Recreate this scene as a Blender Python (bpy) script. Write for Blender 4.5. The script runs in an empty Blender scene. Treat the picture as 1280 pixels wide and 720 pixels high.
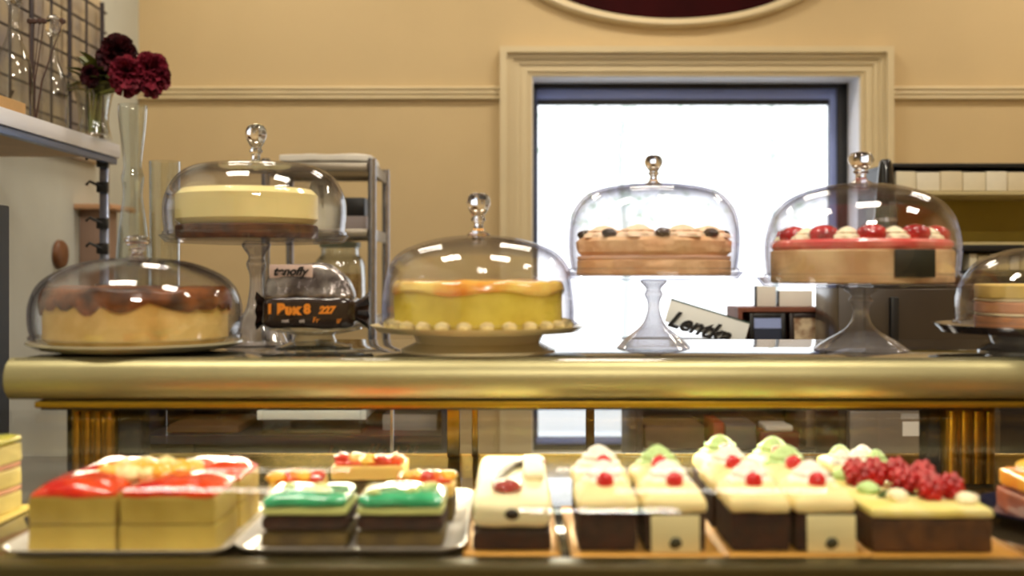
import bpy, bmesh, math, random
from mathutils import Vector, Matrix, noise
random.seed(7)
PI = math.pi
S = bpy.context.scene
C = S.collection
F = 1400.0            # focal length in pixels of a 1280 px wide frame
EYE = 1.30            # eye height above the floor
HY = 340.0            # row of the horizon

# ------------------------------------------------------------------ camera
cd = bpy.data.cameras.new('camera'); cam = bpy.data.objects.new('camera', cd); C.objects.link(cam)
cam.location = (0, 0, EYE); cam.rotation_euler = (PI/2, 0, 0)
cd.sensor_width = 36; cd.lens = 36*F/1280; cd.shift_y = -(360-HY)/1280
cd.clip_start = .05
cd.dof.use_dof = True; cd.dof.focus_distance = 1.95; cd.dof.aperture_fstop = 3.2
S.camera = cam
# ------------------------------------------------------------------ world, light, exposure
S.view_settings.view_transform = 'Standard'; S.view_settings.look = 'None'
S.view_settings.gamma = 1; S.view_settings.use_curve_mapping = False
S.view_settings.exposure = 0.06
S.cycles.transparent_max_bounces = 40
S.cycles.max_bounces = 14
S.cycles.sample_clamp_indirect = 4
W = bpy.data.worlds.new('sky'); S.world = W; W.use_nodes = True
wn = W.node_tree.nodes; wl = W.node_tree.links; wn.clear()
wo = wn.new('ShaderNodeOutputWorld'); wb = wn.new('ShaderNodeBackground')
wtc = wn.new('ShaderNodeTexCoord'); wsep = wn.new('ShaderNodeSeparateXYZ'); wr = wn.new('ShaderNodeValToRGB')
wl.new(wtc.outputs['Generated'], wsep.inputs[0]); wl.new(wsep.outputs['Z'], wr.inputs[0])
wr.color_ramp.elements[0].color = (.93, .96, 1, 1); wr.color_ramp.elements[1].color = (.75, .87, 1, 1)
wl.new(wr.outputs[0], wb.inputs[0]); wb.inputs[1].default_value = 2.3
wl.new(wb.outputs[0], wo.inputs[0])

def area(name, loc, size, power, color, rot=(0, 0, 0), parent=None):
    l = bpy.data.lights.new(name, 'AREA'); l.shape = 'RECTANGLE'; l.size, l.size_y = size
    l.energy = power; l.color = color
    o = bpy.data.objects.new(name, l); C.objects.link(o); o.location = loc; o.rotation_euler = rot
    if parent: o.parent = parent
    return o
CEIL = 3.10
WARM = (1, .91, .77)
LAMPS = [(-.75, 1.3), (.55, 1.2), (1.9, 1.1), (-.9, 3.7), (.45, 3.75), (2.2, 3.7), (.3, -1.2)]
LAMP_W = [21, 21, 20, 10, 10, 12, 62]
for (x, y), w in zip(LAMPS, LAMP_W):
    area('panel_light', (x, y, CEIL-.035), (.56, .2), w, WARM)
area('case_light', (0, 1.345, EYE-.172), (1.06, .02), 4.0, (1, .90, .64), (math.radians(-12), 0, 0))

# ------------------------------------------------------------------ materials
MATS = {}
def srgb(c):
    return tuple(((v/255)/12.92 if v/255 <= .04045 else ((v/255+.055)/1.055)**2.4) for v in c) + (1,)
def mat(name, col, rough=.5, metal=0, var=.0, scale=20, bump=0, bscale=60, coat=0, sss=0, trans=0, ior=1.45, col2=None, emis=None, spec=.5):
    """principled material; colour varies by object-space noise between col and col2 (or a darker col)"""
    if name in MATS: return MATS[name]
    m = bpy.data.materials.new(name); m.use_nodes = True; MATS[name] = m
    n = m.node_tree.nodes; l = m.node_tree.links; b = n['Principled BSDF']
    c = srgb(col); b.inputs['Base Color'].default_value = c
    b.inputs['Roughness'].default_value = rough; b.inputs['Metallic'].default_value = metal
    b.inputs['IOR'].default_value = ior; b.inputs['Transmission Weight'].default_value = trans
    b.inputs['Coat Weight'].default_value = coat; b.inputs['Specular IOR Level'].default_value = spec
    b.inputs['Coat Roughness'].default_value = .08
    if sss:
        b.inputs['Subsurface Weight'].default_value = sss; b.inputs['Subsurface Scale'].default_value = .006
    tc = n.new('ShaderNodeTexCoord')
    if var or col2:
        t = n.new('ShaderNodeTexNoise'); t.inputs['Scale'].default_value = scale; t.inputs['Detail'].default_value = 5
        l.new(tc.outputs['Object'], t.inputs['Vector'])
        r = n.new('ShaderNodeValToRGB'); r.color_ramp.elements[0].position = .38; r.color_ramp.elements[1].position = .62
        c2 = srgb(col2) if col2 else tuple(v*(1-var) for v in c[:3]) + (1,)
        r.color_ramp.elements[0].color = c2; r.color_ramp.elements[1].color = c
        l.new(t.outputs['Fac'], r.inputs[0]); l.new(r.outputs[0], b.inputs['Base Color'])
    if bump:
        t2 = n.new('ShaderNodeTexNoise'); t2.inputs['Scale'].default_value = bscale; t2.inputs['Detail'].default_value = 6
        l.new(tc.outputs['Object'], t2.inputs['Vector'])
        bp = n.new('ShaderNodeBump'); bp.inputs['Strength'].default_value = bump; bp.inputs['Distance'].default_value = .004
        l.new(t2.outputs['Fac'], bp.inputs['Height']); l.new(bp.outputs[0], b.inputs['Normal'])
    if emis:
        b.inputs['Emission Color'].default_value = srgb(emis[0]); b.inputs['Emission Strength'].default_value = emis[1]
    return m
def thin_glass(name, tint=(1, 1, 1), f0=.045, gain=1.0, rough=.0, power=5.0, edge=None, epow=4.0, milk=0):
    """clear sheet: see-through with a mirror share that grows towards grazing angles, alike from both sides"""
    if name in MATS: return MATS[name]
    m = bpy.data.materials.new(name); m.use_nodes = True; MATS[name] = m
    n = m.node_tree.nodes; l = m.node_tree.links; n.clear()
    o = n.new('ShaderNodeOutputMaterial'); mx = n.new('ShaderNodeMixShader')
    t = n.new('ShaderNodeBsdfTransparent'); g = n.new('ShaderNodeBsdfGlossy')
    t.inputs[0].default_value = (*tint, 1); g.inputs['Roughness'].default_value = rough
    lw = n.new('ShaderNodeLayerWeight'); lw.inputs['Blend'].default_value = .5
    if edge:   # longer way through the glass towards the edge: more of its own tint
        ep = n.new('ShaderNodeMath'); ep.operation = 'POWER'; ep.inputs[1].default_value = epow
        ec = n.new('ShaderNodeMix'); ec.data_type = 'RGBA'; ec.inputs[6].default_value = (*tint, 1); ec.inputs[7].default_value = (*edge, 1)
        l.new(lw.outputs['Facing'], ep.inputs[0]); l.new(ep.outputs[0], ec.inputs[0]); l.new(ec.outputs[2], t.inputs[0])
    p = n.new('ShaderNodeMath'); p.operation = 'POWER'; p.inputs[1].default_value = power
    a = n.new('ShaderNodeMath'); a.operation = 'MULTIPLY_ADD'; a.inputs[1].default_value = gain*(1-f0); a.inputs[2].default_value = f0
    a.use_clamp = True
    l.new(lw.outputs['Facing'], p.inputs[0]); l.new(p.outputs[0], a.inputs[0]); l.new(a.outputs[0], mx.inputs[0])
    src = t
    if milk:
        df = n.new('ShaderNodeBsdfDiffuse'); df.inputs[0].default_value = (.9, .9, .95, 1); m2 = n.new('ShaderNodeMixShader'); m2.inputs[0].default_value = milk
        l.new(t.outputs[0], m2.inputs[1]); l.new(df.outputs[0], m2.inputs[2]); src = m2
    l.new(src.outputs[0], mx.inputs[1]); l.new(g.outputs[0], mx.inputs[2]); l.new(mx.outputs[0], o.inputs[0])
    return m

M_dome = thin_glass('dome_glass', (.965, .965, .975), .05, .6, .0, 3.2, (.42, .41, .56), 6)
M_pane = thin_glass('pane_glass', (.99, .99, .985), .03, .9)
M_glass = mat('solid_glass', (250, 250, 255), .02, trans=1, ior=1.48)
M_vase = thin_glass('vase_glass', (.94, .96, .955), .09, .8, .03, 2.2, (.6, .63, .62), 4)
M_stand = thin_glass('pressed_stand_glass', (.93, .93, .96), .15, .7, .12, 2.0, (.30, .29, .42), 2.6, .26)
M_brass = mat('brass', (186, 142, 52), .3, 1, var=.25, scale=8)
M_bar = mat('satin_brass_rail', (164, 156, 114), .42, .7, var=.12, scale=5, bump=.05, bscale=200)
M_trim = mat('gold_trim', (156, 124, 34), .4, .85)
M_black = mat('black_metal', (22, 21, 22), .4)
M_steel = mat('steel', (170, 170, 178), .25, 1, var=.15, scale=30)
M_cream = mat('whipped_cream', (247, 236, 200), .5, sss=.15, bump=.2, bscale=120)
M_white = mat('white_china', (238, 234, 226), .15, coat=.4)
M_gold_card = mat('gold_cake_card', (214, 158, 70), .35, .35, var=.15, scale=10)
M_cherry = mat('glace_cherry', (214, 16, 22), .12, coat=.8, sss=.2)
M_choc = mat('chocolate_sponge', (58, 28, 14), .75, col2=(36, 16, 8), scale=90, bump=.6, bscale=220)
M_sponge = mat('vanilla_sponge', (214, 178, 96), .8, col2=(192, 152, 72), scale=70, bump=.5, bscale=200)
M_dark = mat('dark_cabinet', (38, 32, 30), .5, var=.3, scale=4)
M_paper = mat('white_paper', (240, 236, 226), .7, var=.06, scale=12)

# ------------------------------------------------------------------ mesh helpers
def P(px, py, d):
    """point at depth d seen at pixel (px, py)"""
    return Vector(((px-640)*d/F, d, EYE-(py-HY)*d/F))
def obj(name, bm, m, parent=None, loc=None, smooth=True, rot=None):
    bmesh.ops.recalc_face_normals(bm, faces=bm.faces)
    me = bpy.data.meshes.new(name); bm.to_mesh(me); bm.free()
    if m: me.materials.append(m)
    if smooth:
        for p in me.polygons: p.use_smooth = True
        try: me.set_sharp_from_angle(angle=math.radians(38))
        except Exception: pass
    o = bpy.data.objects.new(name, me); C.objects.link(o)
    if loc is not None: o.location = loc
    if rot is not None: o.rotation_euler = rot
    if parent: o.parent = parent
    return o
def tag(o, label, cat, group=None):
    o['label'] = label; o['category'] = cat
    if group: o['group'] = group
    return o
def thing(name, label, cat, loc=(0, 0, 0), rz=0, group=None):
    o = bpy.data.objects.new(name, None); C.objects.link(o); o.empty_display_size = .05
    o.location = loc; o.rotation_euler = (0, 0, rz)
    return tag(o, label, cat, group)
def struct(name, bm, m, smooth=True):
    o = obj(name, bm, m, smooth=smooth); o['kind'] = 'structure'; return o
def box(bm, x0, x1, y0, y1, z0, z1, bev=0, seg=2, mtx=None):
    r = bmesh.ops.create_cube(bm, size=1)
    vs = r['verts']
    for v in vs:
        v.co = Vector((x0+(v.co.x+.5)*(x1-x0), y0+(v.co.y+.5)*(y1-y0), z0+(v.co.z+.5)*(z1-z0)))
    if bev:
        es = list({e for v in vs for e in v.link_edges})
        rr = bmesh.ops.bevel(bm, geom=es, offset=bev, segments=seg, affect='EDGES', profile=.5)
        vs = list({v for f in rr['faces'] for v in f.verts} | {v for v in vs if v.is_valid})
    if mtx is not None:
        for v in vs: v.co = mtx @ v.co
    return bm
def B(x0, x1, y0, y1, z0, z1, bev=0, seg=2): return box(bmesh.new(), x0, x1, y0, y1, z0, z1, bev, seg)
def soft_box(x0, x1, y0, y1, z0, z1, bev=.004, amp=.001, freq=60, n=10, seed=0, bulge=0):
    """subdivided box with rounded edges and an uneven hand-made surface"""
    bm = bmesh.new(); box(bm, x0, x1, y0, y1, z0, z1)
    bmesh.ops.subdivide_edges(bm, edges=bm.edges[:], cuts=n, use_grid_fill=True)
    hx, hy, hz = (x1-x0)/2, (y1-y0)/2, (z1-z0)/2; c = Vector(((x0+x1)/2, (y0+y1)/2, (z0+z1)/2))
    for v in bm.verts:
        p = v.co-c
        q = Vector((max(-hx+bev, min(hx-bev, p.x)), max(-hy+bev, min(hy-bev, p.y)), max(-hz+bev, min(hz-bev, p.z))))
        d = p-q
        if d.length > 1e-9: p = q+d.normalized()*bev
        if bulge and p.z > 0:
            p.z += bulge*(1-(p.x/hx)**4)*(1-(p.y/hy)**4)
        nn = noise.noise_vector((p+Vector((seed, seed*.7, 0)))*freq)
        v.co = c+p+nn*amp
    return bm
def lathe(prof, seg=48, bm=None, c=(0, 0, 0), rfun=None):
    bm = bm or bmesh.new(); rings = []
    for r, z in prof:
        if r < 1e-6:
            rings.append([bm.verts.new((c[0], c[1], c[2]+z))])
        else:
            ring = []
            for i in range(seg):
                a = 2*PI*i/seg; rr = r*(rfun(a, z) if rfun else 1)
                ring.append(bm.verts.new((c[0]+rr*math.cos(a), c[1]+rr*math.sin(a), c[2]+z)))
            rings.append(ring)
    for A, Bq in zip(rings, rings[1:]):
        if len(A) == 1 and len(Bq) == 1: continue
        for i in range(seg):
            j = (i+1) % seg
            if len(A) == 1: bm.faces.new((A[0], Bq[j], Bq[i]))
            elif len(Bq) == 1: bm.faces.new((A[i], A[j], Bq[0]))
            else: bm.faces.new((A[i], A[j], Bq[j], Bq[i]))
    return bm
def smoothprof(pts, n=6):
    """Catmull-Rom through (r, z) points"""
    out = []
    P4 = [pts[0]]+list(pts)+[pts[-1]]
    for i in range(1, len(P4)-2):
        p0, p1, p2, p3 = P4[i-1:i+3]
        for k in range(n):
            t = k/n
            out.append(tuple(max(0, .5*((2*p1[j])+(-p0[j]+p2[j])*t+(2*p0[j]-5*p1[j]+4*p2[j]-p3[j])*t*t+(-p0[j]+3*p1[j]-3*p2[j]+p3[j])*t**3)) if j == 0 else
                       .5*((2*p1[j])+(-p0[j]+p2[j])*t+(2*p0[j]-5*p1[j]+4*p2[j]-p3[j])*t*t+(-p0[j]+3*p1[j]-3*p2[j]+p3[j])*t**3) for j in (0, 1)))
    out.append(pts[-1]); return out
def blob(bm, c, r, amp=.15, freq=3, seed=0, sub=2, sc=(1, 1, 1)):
    vs = bmesh.ops.create_icosphere(bm, subdivisions=sub, radius=1)['verts']
    for v in vs:
        d = 1+amp*noise.noise(v.co*freq+Vector((seed*3.1, seed*1.7, seed)))
        v.co = Vector((c[0]+v.co.x*r*sc[0]*d, c[1]+v.co.y*r*sc[1]*d, c[2]+v.co.z*r*sc[2]*d))
    return bm
def tube(bm, pts, r, seg=8, close=True):
    pts = [Vector(p) for p in pts]; rings = []
    for i, p in enumerate(pts):
        t = (pts[min(i+1, len(pts)-1)]-pts[max(i-1, 0)]).normalized()
        u = t.cross(Vector((0, 0, 1)))
        if u.length < .05: u = t.cross(Vector((0, 1, 0)))
        u.normalize(); w = t.cross(u)
        rr = r[i] if isinstance(r, (list, tuple)) else r
        rings.append([bm.verts.new(p+u*math.cos(2*PI*k/seg)*rr+w*math.sin(2*PI*k/seg)*rr) for k in range(seg)])
    for A, Bq in zip(rings, rings[1:]):
        for k in range(seg):
            j = (k+1) % seg; bm.faces.new((A[k], A[j], Bq[j], Bq[k]))
    if close: bm.faces.new(rings[0][::-1]); bm.faces.new(rings[-1])
    return bm
def swirl(bm, c, r, h, lobes=7, tw=1.6, seed=0):
    prof = [(0, 0), (r*.96, 0), (r, h*.12), (r*.93, h*.3), (r*.74, h*.42), (r*.76, h*.55), (r*.55, h*.68), (r*.42, h*.82), (r*.18, h*.95), (0, h)]
    return lathe(smoothprof(prof, 3), 36, bm, c, rfun=lambda a, z: 1+.09*math.cos(lobes*a+tw*z/h*PI+seed))
def drip_cap(r, z, drop, th=.004, seg=96, top_amp=.0, seed=0):
    """icing over a round cake: a top disc that runs over the rim to z - drop(angle)"""
    bm = bmesh.new(); rings = []
    levels = [('t', .0), ('t', .35), ('t', .65), ('t', .88)]+[('e', k/4) for k in range(5)]+[('s', k/5) for k in range(1, 6)]+[('i', 0)]
    for kind, u in levels:
        ring = []
        for i in range(seg):
            a = 2*PI*i/seg; dr = drop(a)
            if kind == 't': rr = r*max(u, .01); zz = z+th
            elif kind == 'e': rr = r-.006+(.006+th)*math.sin(u*PI/2); zz = z+th-(.006+th)*(1-math.cos(u*PI/2))
            elif kind == 's': rr = r+th*(1.0+.35*math.sin(u*PI)); zz = z-.006-(dr-.006)*u
            else: rr = r-.001; zz = z-dr
            x, y = rr*math.cos(a), rr*math.sin(a)
            if top_amp and kind in 'te': zz += top_amp*noise.noise(Vector((x*40+seed, y*40, seed)))
            ring.append(bm.verts.new((x, y, zz)))
        rings.append(ring)
    bm.faces.new(rings[0])
    for A, Bq in zip(rings, rings[1:]):
        for i in range(seg):
            j = (i+1) % seg; bm.faces.new((A[i], A[j], Bq[j], Bq[i]))
    return bm
def round_layer(r, z0, z1, amp=.0015, bev=.003, seed=0, seg=72):
    prof = [(0, z0), (r-bev, z0), (r, z0+bev), (r, (z0+z1)/2), (r, z1-bev), (r-bev, z1), (0, z1)]
    return lathe(prof, seg, rfun=lambda a, z: 1+amp/r*noise.noise(Vector((math.cos(a)*6+seed, math.sin(a)*6, z*60))))
def text(s, size, m, parent, loc, rot, name='lettering', shear=0, extrude=.0006, bold=0):
    c = bpy.data.curves.new(name, 'FONT'); c.body = s; c.size = size; c.extrude = extrude; c.shear = shear; c.offset = bold
    tmp = bpy.data.objects.new('tmp_text', c); C.objects.link(tmp)
    me = bpy.data.meshes.new_from_object(tmp.evaluated_get(bpy.context.evaluated_depsgraph_get()))
    bpy.data.objects.remove(tmp); bpy.data.curves.remove(c); me.materials.clear(); me.materials.append(m)
    o = bpy.data.objects.new(name, me); C.objects.link(o); o.location = loc; o.rotation_euler = rot; o.parent = parent
    return o

# ------------------------------------------------------------------ the room
DW = 4.5; XL = -1.5; XR = 3.1; YB = -3.0; H = CEIL
M_wall = mat('ochre_cream_paint', (211, 186, 140), .65, var=.04, scale=3)
M_casing = mat('cream_gloss_paint', (220, 202, 162), .4, var=.04, scale=4)
M_lwall = mat('pale_grey_paint', (204, 206, 196), .6, var=.08, scale=3)
M_floor = mat('brown_floor_tile', (96, 78, 62), .4, var=.3, scale=3)
M_ceil = mat('ceiling_white', (226, 216, 198), .8, var=.03)
ox0, ox1 = (665-640)*DW/F, (1075-640)*DW/F
oz1 = EYE+(HY-95)*DW/F; oz0 = EYE-(572-HY)*DW/F
bm = bmesh.new()
box(bm, XL-.2, ox0, DW, DW+.22, 0, H); box(bm, ox1, XR+.2, DW, DW+.22, 0, H)
box(bm, ox0, ox1, DW, DW+.22, oz1, H); box(bm, ox0, ox1, DW, DW+.22, 0, oz0)
struct('wall_back', bm, M_wall, False)
struct('wall_left', B(XL-.15, XL, YB, DW, 0, H), M_lwall, False)
struct('wall_right', B(XR, XR+.15, YB, DW, 0, H), M_wall, False)
struct('wall_front', B(XL-.15, XR+.15, YB-.15, YB, 0, H), M_wall, False)
struct('floor', B(XL-.15, XR+.15, YB-.15, DW+.2, -.1, 0), M_floor, False)
struct('ceiling', B(XL-.15, XR+.15, YB-.15, DW+.2, H, H+.1), M_ceil, False)
# picture rail in two runs, three raised reeds each
def rail(x0, x1, name):
    bm = bmesh.new(); z = EYE+(HY-117)*DW/F
    box(bm, x0, x1, DW-.012, DW-.0005, z-.027, z+.027, .002)
    for k in (-1, 0, 1): tube(bm, [(x0, DW-.014, z+k*.019), (x1, DW-.014, z+k*.019)], .008, 10)
    struct(name, bm, M_casing)
cx0, cx1 = (625-640)*DW/F, (1112-640)*DW/F; cz1 = EYE+(HY-61)*DW/F
rail(XL, cx0-.001, 'trim_1'); rail(cx1+.001, XR, 'trim_2')
# door-like casing round the window: stepped mouldings mitred at the top
bm = bmesh.new()
steps = [(0, .28, .020), (.05, .28, .0), (.10, .30, .0)]
wl_ = ox0-cx0; hz = cz1-oz1
for a, b, t in ((0, .22, .055), (.22, .42, .035), (.42, .60, .026), (.60, .86, .018), (.86, 1.0, .010)):
    xa, xb = cx0+wl_*a, cx0+wl_*b; xc, xd = cx1-(cx1-ox1)*a, cx1-(cx1-ox1)*b; za, zb = cz1-hz*a, cz1-hz*b
    for quad in (((xa, oz0-.1), (xb, oz0-.1), (xb, zb), (xa, za)), ((xa, za), (xb, zb), (xd, zb), (xc, za)), ((xc, za), (xd, zb), (xd, oz0-.1), (xc, oz0-.1))):
        f_ = [bm.verts.new((x, DW-t, z)) for x, z in quad]; g_ = [bm.verts.new((x, DW-.0005, z)) for x, z in quad]
        bm.faces.new(f_); bm.faces.new(g_[::-1])
        for i in range(4): bm.faces.new((f_[i], f_[(i+1) % 4], g_[(i+1) % 4], g_[i]))
struct('window_casing', bm, M_casing, False)
# jambs
M_jamb = mat('window_jamb_paint', (240, 240, 248), .45)
bm = bmesh.new()
box(bm, ox0, ox0+.004, DW+.001, DW+.15, oz0, oz1); box(bm, ox1-.004, ox1, DW+.001, DW+.15, oz0, oz1); box(bm, ox0, ox1, DW+.001, DW+.15, oz1-.004, oz1)
struct('window_reveal', bm, M_jamb, False)
struct('window_sill', B(ox0-.08, ox1+.08, DW-.03, DW+.15, oz0-.03, oz0+.005, .004), M_casing)
# window: black frame, slate blue sash with black gasket, glass
M_sash = mat('slate_blue_sash', (140, 156, 214), .35, .1)
def frame_bm(x0, x1, z0, z1, y0, y1, l, r, t, b):
    bm = bmesh.new()
    box(bm, x0, x0+l, y0, y1, z0, z1, .002); box(bm, x1-r, x1, y0, y1, z0, z1, .002)
    box(bm, x0+l, x1-r, y0, y1, z1-t, z1, .002); box(bm, x0+l, x1-r, y0, y1, z0, z0+b, .002); return bm
yw = DW+.15
win = bpy.data.objects.new('window_1', None); C.objects.link(win); win['kind'] = 'structure'
obj('outer_frame', frame_bm(ox0, ox1-.004, oz0, oz1-.004, yw, yw+.05, .018, .042, .020, .03), M_black, win)
obj('sash', frame_bm(ox0+.018, ox1-.046, oz0+.03, oz1-.024, yw+.012, yw+.05, .004, .030, .045, .025), M_sash, win)
obj('gasket', frame_bm(ox0+.020, ox1-.074, oz0+.05, oz1-.068, yw+.016, yw+.045, .008, .003, .022, .008), M_black, win)
obj('glass_pane', B(ox0+.022, ox1-.065, yw+.03, yw+.034, oz0+.06, oz1-.075), M_pane, win, smooth=False)
# oval panel above the window
oc = Vector((840-640, 0, 0))*DW/F; ocx = oc.x; ocz = EYE+(HY+74)*DW/F
def ellipse_ring(a0, b0, a1, b1, y0, y1, n=96):
    bm = bmesh.new(); R = []
    for (a, b, y) in ((a0, b0, y1), (a0, b0, y0+.012), ((a0*2+a1)/3, (b0*2+b1)/3, y0), ((a0+a1*2)/3, (b0+b1*2)/3, y0+.004), (a1, b1, y0+.014), (a1, b1, y1)):
        R.append([bm.verts.new((a*math.cos(2*PI*i/n), y, b*math.sin(2*PI*i/n))) for i in range(n)])
    for A, Bq in zip(R, R[1:]):
        for i in range(n): j = (i+1) % n; bm.faces.new((A[i], A[j], Bq[j], Bq[i]))
    return bm
k = DW/F
ov = thing('oval_wall_panel', 'large dark maroon oval panel in cream moulding above the window', 'wall panel', (ocx, DW, ocz))
obj('oval_frame', ellipse_ring(224*k, 110*k, 205*k, 99*k, -.04, -.0005), M_casing, ov)
bm = bmesh.new(); top = [bm.verts.new((206*k*math.cos(2*PI*i/96), -.012, 100*k*math.sin(2*PI*i/96))) for i in range(96)]
bot = [bm.verts.new((v.co.x, -.0008, v.co.z)) for v in top]; bm.faces.new(top); bm.faces.new(bot)
for i in range(96): j = (i+1) % 96; bm.faces.new((top[i], top[j], bot[j], bot[i]))
obj('maroon_panel', bm, mat('maroon_lacquer', (50, 5, 7), .7, var=.3, scale=4, spec=.1), ov, smooth=False)
# ceiling light fixtures (their light is made at the top)
M_diff = mat('lamp_diffuser', (255, 240, 215), .5, emis=((255, 226, 180), 2.2))
for i, (x, y) in enumerate(LAMPS):
    t = thing('ceiling_light', 'white framed rectangular ceiling light panel, '+('above the left end of the case', 'above the middle of the case', 'above the right end of the case', 'near the back wall above the steel rack', 'near the back wall above the window', 'near the back wall above the black shelving', 'behind the camera, furthest from the window')[i], 'ceiling light', (x, y, H), group='ceiling light panels')
    obj('lamp_frame', frame_bm(-.31, .31, -.13, .13, 0, .03, .03, .03, .03, .03), mat('lamp_white', (235, 232, 225), .4), t, rot=(PI/2, 0, 0))
    obj('diffuser', B(-.28, .28, -.1, .1, -.012, -.004), M_diff, t, smooth=False)
# outside: pale pavement, a rendered wall opposite and thin pale trees
struct('ground_outside', B(-8, 10, DW+.25, 16, -.2, -.02), mat('pale_paving', (236, 236, 232), .8, var=.08, scale=2), False)
bm = bmesh.new()
for kk in range(5): box(bm, -1.2, 2.0, 6.6+kk*.32, 9, -.02, .12+kk*.15)
struct('steps_outside', bm, mat('pale_stone', (238, 240, 244), .8, var=.05, scale=3), False)
M_bark = mat('pale_bark', (206, 210, 204), .8); M_leaf = mat('pale_leaves', (206, 222, 196), .6, col2=(176, 200, 170), scale=3)
for (x, y, h, sd, lb) in ((1.2, 12.0, 3.6, 1, 'thin pale tree outside the window, nearest its left side'), (3.4, 14.5, 4.0, 2, 'thin pale tree outside behind the middle of the window'), (5.6, 12.6, 3.4, 3, 'thin pale tree outside the window, nearest its right side')):
    t = thing('tree', lb, 'tree', (x, y, -.02), group='trees outside the window')
    bm = tube(bmesh.new(), [(0, 0, 0), (.03, 0, h*.4), (-.04, .02, h*.7), (.02, 0, h)], [.05, .04, .03, .01])
    rnd = random.Random(sd)
    for q in range(9):
        z = h*(.45+.05*q); a = rnd.uniform(0, 6.3); tube(bm, [(0, 0, z), (.4*math.cos(a), .4*math.sin(a), z+.25), (.75*math.cos(a), .75*math.sin(a), z+.4)], [.018, .012, .004], 6)
    obj('trunk', bm, M_bark, t)
    bm = bmesh.new()
    for q in range(420):
        a = rnd.uniform(0, 6.3); rr = rnd.uniform(.15, 1.0); z = rnd.uniform(h*.5, h*1.08); c = Vector((rr*math.cos(a), rr*math.sin(a), z))
        u = Vector((rnd.uniform(-1, 1), rnd.uniform(-1, 1), rnd.uniform(-1, 1))).normalized()*.05; w = u.orthogonal().normalized()*.022
        bm.faces.new([bm.verts.new(c+p) for p in (-u, w, u, -w)])
    obj('foliage', bm, M_leaf, t)

# ------------------------------------------------------------------ the display case
TOP = EYE-.102; SH = EYE-.263
case = thing('display_case', 'long brass edged pastry display case with dark glossy countertop', 'display case', (0, 0, 0))
M_ctop = mat('dark_polished_stone', (44, 43, 36), .06, col2=(30, 29, 25), scale=14, coat=1, spec=1)
CX0, CX1 = -.59, .95
obj('countertop', B(CX0+.004, CX1, 1.312, 1.70, TOP-.03, TOP, .003), M_ctop, case)
# rounded front rail
bm = bmesh.new(); prof = [(1.318, TOP+.0005)]
for i in range(13):
    a = PI/2+i/12*PI*.95; prof.append((1.322+.024*math.cos(a)*1.0, TOP-.0235+.0245*math.sin(a)))
prof += [(1.335, TOP-.049), (1.335, TOP-.02)]
for x in (CX0, CX1): pass
A = [bm.verts.new((CX0, y, z)) for y, z in prof]; Bq = [bm.verts.new((CX1, y, z)) for y, z in prof]
for i in range(len(prof)): j = (i+1) % len(prof); bm.faces.new((A[i], A[j], Bq[j], Bq[i]))
bm.faces.new(A); bm.faces.new(Bq[::-1])
obj('edge_rail', bm, M_bar, case)
obj('lower_trim', B(CX0+.03, CX1, 1.312, 1.36, TOP-.0575, TOP-.0495, .002), M_trim, case)
obj('lamp_housing', B(-.56, .56, 1.330, 1.37, TOP-.062, TOP-.058, .001), M_black, case)
obj('glass_top_panel', B(CX0+.01, CX1, 1.362, 1.69, TOP-.04, TOP-.031), M_black, case)
M_shelf = mat('mirror_black_shelf', (70, 60, 44), .1, .5, var=.2, scale=6, coat=.5)
obj('shelf', B(-.75, .95, 1.006, 1.60, SH-.012, SH, .001), M_shelf, case)
obj('rear_shelf_rail', B(-.55, .95, 1.601, 1.612, SH-.010, SH+.003, .001), mat('pale_brass', (214, 190, 120), .25, 1), case)
obj('front_rail', B(-.80, .98, .966, 1.005, SH-.05, SH+.008, .004), mat('olive_bronze', (84, 74, 38), .35, .7, var=.2, scale=6), case)
obj('base_cabinet', B(-.72, .96, .99, 1.62, 0.06, SH-.051, .004), M_dark, case)
obj('plinth', B(-.70, .93, 1.03, 1.6, 0, .06), M_black, case)
# slanted front pane from the rail down to the shelf front
M_fpane = thin_glass('case_front_glass', (.99, .99, .985), .015, .22)
gp = [(SHY, SH+SHZ) for SHY, SHZ in ((.988, .0085), (.989, .035), (.998, .058), (1.020, .074), (1.07, .085), (1.18, .0925), (1.25, .096), (1.326, .1005))]
gp = smoothprof(gp, 4)
bm = bmesh.new(); gA = [[bm.verts.new((x, y-dy, z-dz)) for y, z in gp] for x, dy, dz in ((-.70, 0, 0), (.94, 0, 0), (.94, 0, .002), (-.70, 0, .002))]
for r_ in range(4):
    for i in range(len(gp)-1): bm.faces.new((gA[r_][i], gA[r_][i+1], gA[(r_+1) % 4][i+1], gA[(r_+1) % 4][i]))
obj('front_glass', bm, M_fpane, case)
# posts: brass at the rear, fluted brass corner columns with black edges
for x0, x1, m in ((-.092, -.074, M_brass), (-.057, -.048, M_brass), (.105, .117, mat('dark_bronze', (92, 64, 34), .35, .8))):
    obj('rear_post', B(x0, x1, 1.585, 1.60, SH, TOP-.04, .002), m, case)
M_flut = mat('column_brass', (150, 112, 30), .28, .9, col2=(96, 66, 14), scale=6)
for x0, x1 in ((-.545, -.492), (.537, .598)):
    bm = B(x0, x1, 1.385, 1.44, SH, TOP-.0625, .002)
    for q in range(4):
        xx = x0+(x1-x0)*(q+.5)/4; tube(bm, [(xx, 1.384, SH+.002), (xx, 1.384, TOP-.07)], (x1-x0)/11, 10)
    obj('corner_column', bm, M_flut, case)
for x0, x1 in ((-.491, -.462), (.519, .534)):
    obj('black_post', B(x0, x1, 1.395, 1.43, SH, TOP-.0625, .002), mat('matte_black', (12, 12, 13), .8, spec=.2), case)
obj('black_post', B(-.555, -.546, 1.395, 1.43, SH, TOP-.0625, .002), mat('matte_black', (12, 12, 13), .8, spec=.2), case)
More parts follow.
